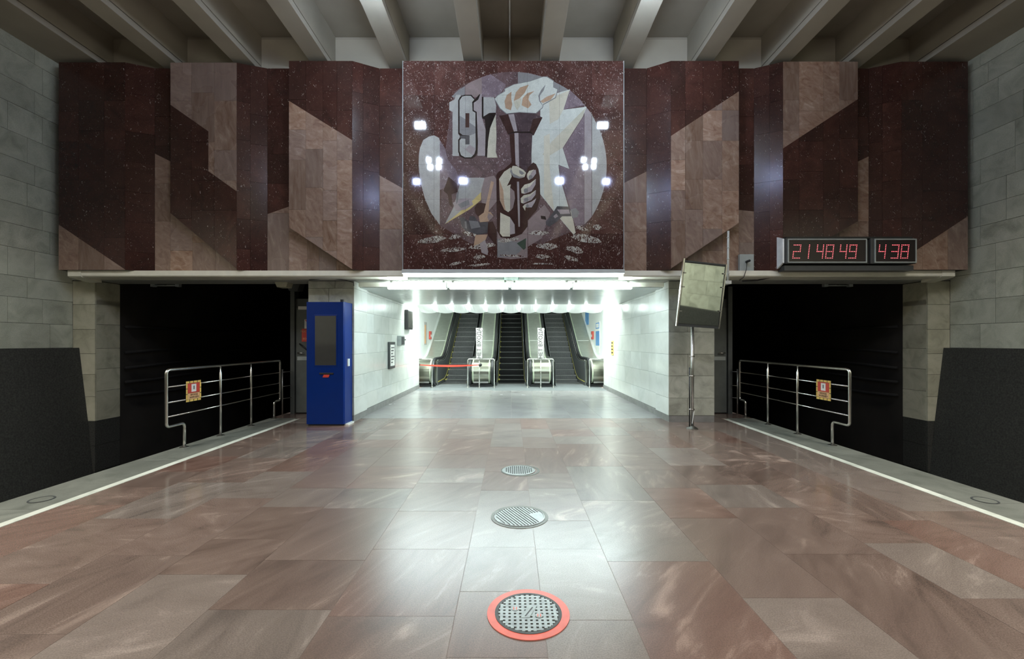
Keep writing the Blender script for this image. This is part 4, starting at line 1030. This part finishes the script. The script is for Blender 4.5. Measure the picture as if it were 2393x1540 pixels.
MYAW, MPITCH, MROLL = math.radians(12), math.radians(6), math.radians(3.2)
MM = Matrix.Translation(mc) @ Matrix.Rotation(MYAW, 4, 'Z') @ Matrix.Rotation(MPITCH, 4, 'X') @ Matrix.Rotation(MROLL, 4, 'Y')
def mbox(name, *a, mat=None):
    return mo(name, [MM @ Vector(q) for q in boxv(*a)], BOXF, mat, k)
hw, hh = .415, .545
mbox('back_plate', -hw, hw, .005, .02, -hh, hh, mat=M['dbox'])
mbox('glass', -hw + .02, hw - .02, 0, .006, -hh + .02, hh - .02, mat=M['mirror'])
mbox('frame_side', -hw - .02, -hw + .008, -.008, .022, -hh - .03, hh + .05, mat=M['steel'])
mbox('frame_side', hw - .008, hw + .02, -.008, .022, -hh - .03, hh + .02, mat=M['steel'])
mbox('frame_rail', -hw, hw, -.006, .02, hh - .006, hh + .02, mat=M['dbox'])
mbox('frame_rail', -hw, hw, -.006, .02, -hh - .03, -hh + .006, mat=M['dbox'])
for zz_ in (-.32, .1, .34):
    mbox('clip', -hw + .005, -hw + .05, -.024, 0, zz_, zz_ + .02, mat=M['steel_d']); mbox('clip', hw - .05, hw - .005, -.024, 0, zz_ + .05, zz_ + .07, mat=M['steel_d'])
tube('bracket', [(xp, 7.9, 1.86), (mc.x - .05, mc.y + .06, mc.z - .4), (mc.x, mc.y + .05, mc.z)], .02, M['steel_d'], k)

# ================================================================== CLOCKS
k = thing('digital_clock', (6.0, 7.95, 2.83), 'wide red LED platform clock in dark casing showing 21 48 49 and 4 38', 'clock')
YC = 7.85
def P(px, py, Y=YC): q = at(px, py, Y); return q.x, q.z
def cbox(name, xa, ya, xb, yb, y0, y1, mat, bevel=0):
    (a, zt), (c, zb) = P(xa, ya), P(xb, yb)
    return box(name, a, c, y0, y1, zb, zt, mat, k, bevel)
cbox('housing', 1837, 556, 2027, 616, YC + .012, 8.05, M['casing'], .015)
cbox('housing', 2036, 556, 2143, 616, YC + .012, 8.05, M['casing'], .015)
for xa, xb in ((1841, 2026), (2044, 2142)):
    cbox('frame', xa, 558, xb, 560.5, YC - .005, YC + .02, M['greybox']); cbox('frame', xa, 611.5, xb, 614, YC - .005, YC + .02, M['greybox'])
    cbox('frame', xa, 560.5, xa + 2.5, 611.5, YC - .005, YC + .02, M['greybox']); cbox('frame', xb - 2.5, 560.5, xb, 611.5, YC - .005, YC + .02, M['greybox'])
    cbox('window', xa + 2.5, 560.5, xb - 2.5, 611.5, YC + .004, YC + .02, M['ledoff'])
v, f = prismX([(YC + .04, P(0, 613)[1]), (YC + .04, P(0, 557)[1]), (8.12, P(0, 545)[1]), (8.12, P(0, 628)[1])], P(1836, 0)[0] - .03, P(1836, 0)[0]); mo('side_plate', v, f, M['casing_lit'], k)
cbox('bracket_rail', 1838, 619, 2142, 631, YC + .06, 8.2, M['casing']); cbox('top_plate', 1840, 552, 2135, 556, YC + .03, 8.1, M['blackp'])
cbox('gap_cover', 2026, 560, 2037, 616, YC + .05, 8.05, M['blackp'])
SEG = {'0':'abcdef','1':'bc','2':'abged','3':'abgcd','4':'fgbc','5':'afgcd','6':'afgedc','7':'abc','8':'abcdefg','9':'abcdfg'}
def digit(ch, xl, xr):
    cw = 4; ch_ = 8; dots = set()
    sg = {'a':[(i,8) for i in range(5)],'g':[(i,4) for i in range(5)],'d':[(i,0) for i in range(5)],'f':[(0,j) for j in range(4,9)],'b':[(4,j) for j in range(4,9)],'e':[(0,j) for j in range(0,5)],'c':[(4,j) for j in range(0,5)]}
    for q in SEG[ch]: dots |= set(sg[q])
    m = MB()
    y_b, y_t = 603.0, 572.5
    for i, j in dots:
        py = y_b + (y_t - y_b)*j/8; px = xl + 1.5 + (xr - xl - 5)*i/4 + 3.2*j/8
        if ch == '1': px = (xl + xr)/2 - 1.5 + 3.2*j/8
        x, z = P(px, py); rr = .0078
        vs = [(x + rr*math.cos(2*PI*q/6), YC + .001, z + rr*math.sin(2*PI*q/6)) for q in range(6)]; vs2 = [(a, YC + .006, c) for a, b, c in vs]
        m.add(vs + vs2, [tuple(range(6))] + [(q, (q+1) % 6, 6+(q+1) % 6, 6+q) for q in range(6)])
    m.obj('digit', M['led'], k)
for ch, a, b_ in (('2', 1851.5, 1872), ('1', 1887, 1894), ('4', 1906.5, 1925.5), ('8', 1928, 1949), ('4', 1960.5, 1980), ('9', 1982.5, 2003), ('4', 2051.5, 2071), ('3', 2081.5, 2101.5), ('8', 2103.5, 2124.5)):
    digit(ch, a, b_)
tag(tube('clock_cable', [at(1842, 628, 8.1), at(1815, 645, 8.2), at(1770, 655, 8.44), at(1735, 657, 8.44)], .014, M['blackp'], seg=8), 'black cable running from the clock down along the lintel', 'cable')
k = thing('junction_plate', (4.3, 8.2, 2.9), 'grey junction plate with small black plug between mirror and clock', 'plate')
q0, q1 = at(1729, 594, 8.12), at(1762, 633, 8.12)
box('plate', q0.x, q1.x, 8.12, 8.19, q1.z, q0.z, M['greybox'], k, bevel=.006)
tube('plug', [at(1744, 612, 8.11), at(1752, 609, 8.02)], .022, M['blackp'], k); tube('plug_lead', [at(1746, 612, 8.09), at(1744, 630, 8.05), at(1738, 648, 8.1), at(1728, 655, 8.4)], .006, M['blackp'], k, seg=6)
k = thing('white_conduit', (3.95, 8.0, 2.7), 'thin white conduit pole rising over the mural foot beside the mirror', 'conduit')
c0, c1 = at(1701, 660, 7.98), at(1702, 540, 7.98)
tube('pipe', [c0, c1], .019, M['wpole'], k); 
for py in (556, 580, 606, 640): q = at(1701.5, py, 7.98); tube('collar', [q, q + Vector((0, 0, .014))], .025, M['wpole'], k)
box('end_box', c0.x - .05, c0.x + .05, 7.95, 8.45, c0.z - .03, c0.z + .03, M['wpole'], k)

# ================================================================== SMALL FITTINGS under the lintel
def horn(px, py, Y, mat, label):
    c = at(px, py, Y); r = thing('tapered_lamp', (c.x, Y, c.z), label, 'lamp')
    v, f = prismY([(c.x - .155, c.z + .0), (c.x + .155, c.z), (c.x + .10, c.z - .165), (c.x - .085, c.z - .165)], Y - .10, Y + .12); mo('shade', v, f, mat, r)
    box('mount', c.x - .06, c.x + .06, Y - .04, Y + .04, c.z, c.z + .06, M['framegrey'], r)
horn(663, 653, 8.85, M['pil'], 'pale tapered lamp housing under the lintel at the left tunnel mouth')
horn(690, 662, 9.35, M['framegrey'], 'dark tapered lamp housing behind the pale one, near the grey door')
for px, side in ((388, 'left'), (1957, 'right')):
    c = at(px, 667, 9.3); r = thing('tube_lamp', (c.x, 9.3, c.z), 'small unlit tube lamp at the head of the %s tunnel mouth' % side, 'lamp')
    tube('tube', [(c.x - .24, 9.3, c.z), (c.x + .24, 9.3, c.z)], .02, M['greybox'], r, seg=8)
    for xx in (-.26, .26): box('holder', c.x + xx - .04, c.x + xx + .04, 9.26, 9.34, c.z - .03, c.z + .035, M['greybox'], r)
    box('hanger', c.x - .02, c.x + .02, 9.28, 9.32, c.z, 3.4, M['framegrey'], r)
tag(tube('lintel_wire', [at(722, 654, 8.44), at(770, 650, 8.44), at(808, 655, 8.44), at(826, 660, 8.44), at(827, 668, 8.5)], .008, M['blackp'], seg=6), 'thin dark wire sagging along the lintel above the blue terminal', 'wire')
k = thing('loose_bracket', at(660, 641, 8.4), 'small bent metal bracket poking from the lintel left of the passage', 'bracket')
v, f = prismX([(8.40, at(0, 640, 8.4).z), (8.44, at(0, 645, 8.4).z), (8.44, at(0, 647, 8.4).z), (8.39, at(0, 642, 8.4).z)], at(653, 0, 8.4).x, at(672, 0, 8.4).x); mo('blade', v, f, M['dbox'], k)

# ================================================================== FLOOR COVERS
def ann(r0, r1, z0, z1, cx, cy, seg=56):
    vs = []; fs = []
    for (r, z) in ((r0, z0), (r1, z0), (r1, z1), (r0, z1)):
        for q in range(seg): a = 2*PI*q/seg; vs.append((cx + r*math.cos(a), cy + r*math.sin(a), z))
    for j in range(4):
        for q in range(seg): q2 = (q+1) % seg; j2 = (j+1) % 4; fs.append((j*seg+q, j*seg+q2, j2*seg+q2, j2*seg+q))
    return vs, fs
# near, with painted ring
cx, cy, R = .097, 2.525, .188
k = thing('floor_cover', (cx, cy, 0), 'round lattice floor cover with a painted red ring, nearest the camera', 'cover')
v, f = ann(R, .236, 0, .0035, cx, cy); mo('painted_ring', v, f, M['redpaint'], k)
v, f = ann(R - .014, R + .003, 0, .006, cx, cy); mo('frame_ring', v, f, M['iron_d'], k)
v, f = lathev([(R - .012, 0), (R - .012, .002)], cx, cy, 48); mo('cover_base', v, f, M['iron_d'], k)
g = MB(); pt = .0305; RR = R - .017
for i in range(-7, 8):
    o_ = i*pt; h2 = math.sqrt(max(0, RR*RR - o_*o_))
    if h2 > .02:
        g.box(cx + o_ - .0085, cx + o_ + .0085, cy - h2, cy + h2, .001, .0062); g.box(cx - h2, cx + h2, cy + o_ - .0085, cy + o_ + .0085, .001, .0058)
tag(g.obj('lattice', M['iron'], k), kind='stuff')
v, f = prismZ([(cx - .045, cy - .055), (cx + .005, cy - .055), (cx + .05, cy + .05), (cx + .0, cy + .05)], .001, .0075); mo('centre_plate', v, f, M['iron'], k)
v, f = prismZ([(cx - .022, cy - .04), (cx - .014, cy - .04), (cx + .03, cy + .042), (cx + .022, cy + .042)], .001, .0085); mo('slot', v, f, M['iron_d'], k)
for dx, dy_ in ((-.075, .03), (.06, -.035)):
    v, f = lathev([(.022, .001), (.022, .0082)], cx + dx, cy + dy_, 18); mo('boss', v, f, M['iron'], k)
    for t in (-.006, .006): box('red_mark', cx + dx + t*1.3 - .003, cx + dx + t*1.3 + .003, cy + dy_ - .012, cy + dy_ + .012, .008, .0092, M['redpaint'], k)
# middle, ribbed
cx, cy, R = .073, 3.92, .225
k = thing('floor_cover', (cx, cy, 0), 'round ribbed steel floor cover, the middle one of the three in the floor', 'cover')
v, f = lathev([(R, 0), (R, .006), (R - .012, .009), (R - .014, .006), (0.001, .006)], cx, cy, 48); mo('cover_plate', v, f, M['iron'], k)
v, f = ann(R + .003, R + .03, 0, .003, cx, cy); mo('frame_ring', v, f, M['curb'], k)
g = MB()
for i in range(-7, 8):
    o_ = i*.027; h2 = math.sqrt(max(0, (R-.02)**2 - o_*o_))
    if h2 < .03: continue
    for sgn in ((1,) if o_ > .09 else (1, -1)):
        a0 = 0 if sgn == 1 and len((1,)) else 0
        v, f = prismZ([(cx + o_ - .003, cy), (cx + o_ + .003, cy), (cx + o_ + .003 - sgn*h2*.35*0, cy + sgn*h2), (cx + o_ - .003, cy + sgn*h2)], .005, .0095)
        rot = math.radians(28)
        v = [(cx + (x-cx)*math.cos(rot) - (y-cy)*math.sin(rot), cy + (x-cx)*math.sin(rot) + (y-cy)*math.cos(rot), z) for x, y, z in v]
        g.add(v, f)
tag(g.obj('rib', M['iron_d'], k), kind='stuff')
# far, studded
cx, cy, R = .088, 5.33, .20
k = thing('floor_cover', (cx, cy, 0), 'round studded steel floor cover, farthest of the three in the floor', 'cover')
v, f = lathev([(R, 0), (R, .006), (R - .01, .008), (.001, .008)], cx, cy, 48); mo('cover_plate', v, f, M['iron'], k)
v, f = ann(R + .004, R + .035, 0, .003, cx + .02, cy); mo('frame_ring', v, f, M['curb'], k)
g = MB()
for i in range(-7, 8):
    for j in range(-7, 8):
        x, y = i*.025, j*.025
        if x*x + y*y < (R-.025)**2: g.box(cx + x - .004, cx + x + .008, cy + y - .005, cy + y + .005, .007, .0105)
tag(g.obj('stud', M['iron_d'], k), kind='stuff')
for px, py, side in ((97, 1168, 'left'), (2302, 1170, 'right')):
    Y = EYE*F/(py-CY); x = (px-CX)*Y/F
    k = thing('kerb_cover', (x, Y, 0), 'small dark round cover set in the %s grey kerb' % side, 'cover')
    v, f = lathev([(.10, 0), (.10, .004), (.085, .005), (.001, .005)], x, Y, 24); mo('lid', v, f, M['curb'], k)
    v, f = ann(.085, .10, .003, .0065, x, Y, 24); mo('rim', v, f, M['dbox'], k)

# ================================================================== HALL FLOODLIGHTS (just above the frame, mirrored in the mural)
def flood(x, y, z, wd, hg, mat, power, col, label, tilt=0.5):
    r = thing('ceiling_floodlight', (x, y, z), label, 'light', 'floodlights under the ceiling beams')
    T = Matrix.Translation((x, y, z)) @ Matrix.Rotation(tilt, 4, 'X')
    def tb_(name, *a, mat_=None): return mo(name, [T @ Vector(q) for q in boxv(*a)], BOXF, mat_, r)
    tb_('body', -wd/2 - .02, wd/2 + .02, -.02, .09 - .04, -.02 - hg/2, hg/2 + .02, mat_=M['lampbody'])
    tb_('lens', -wd/2, wd/2, .05, .056, -hg/2, hg/2, mat_=mat)
    tube('stem', [(x, y, z + .05), (x, y, 6.76)], .012, M['lampbody'], r, seg=8)
FT = math.radians(-18)
for s, nm in ((-1, 'left'), (1, 'right')):
    flood(s*2.05, 6.05, 6.44, .22, .12, M['flood'], 45, COOL, 'floodlight with cool lens on the %s inner beam, nearest the mural' % nm, FT)
    for i, (dx, dz) in enumerate(((-.14, .09), (.14, .07), (-.10, -.10), (.13, -.09))):
        pos = ('upper outer', 'upper inner', 'lower outer', 'lower inner')[i]
        flood(s*2.1 + dx, 4.0, 6.42 + dz, .10, .10, M['flood'], 12, COOL, '%s lamp of the four-lamp cluster on the %s inner beam' % (pos, nm), FT)
    flood(s*1.45, 2.7, 6.42, .22, .15, M['flood_b'], 25, BLUE, 'bluish floodlight on the inner side of the %s beam, farthest from the mural' % nm, FT)
    flood(s*2.85, 2.7, 6.40, .18, .13, M['flood_b'], 25, BLUE, 'bluish floodlight on the outer side of the %s beam, farthest from the mural' % nm, FT)
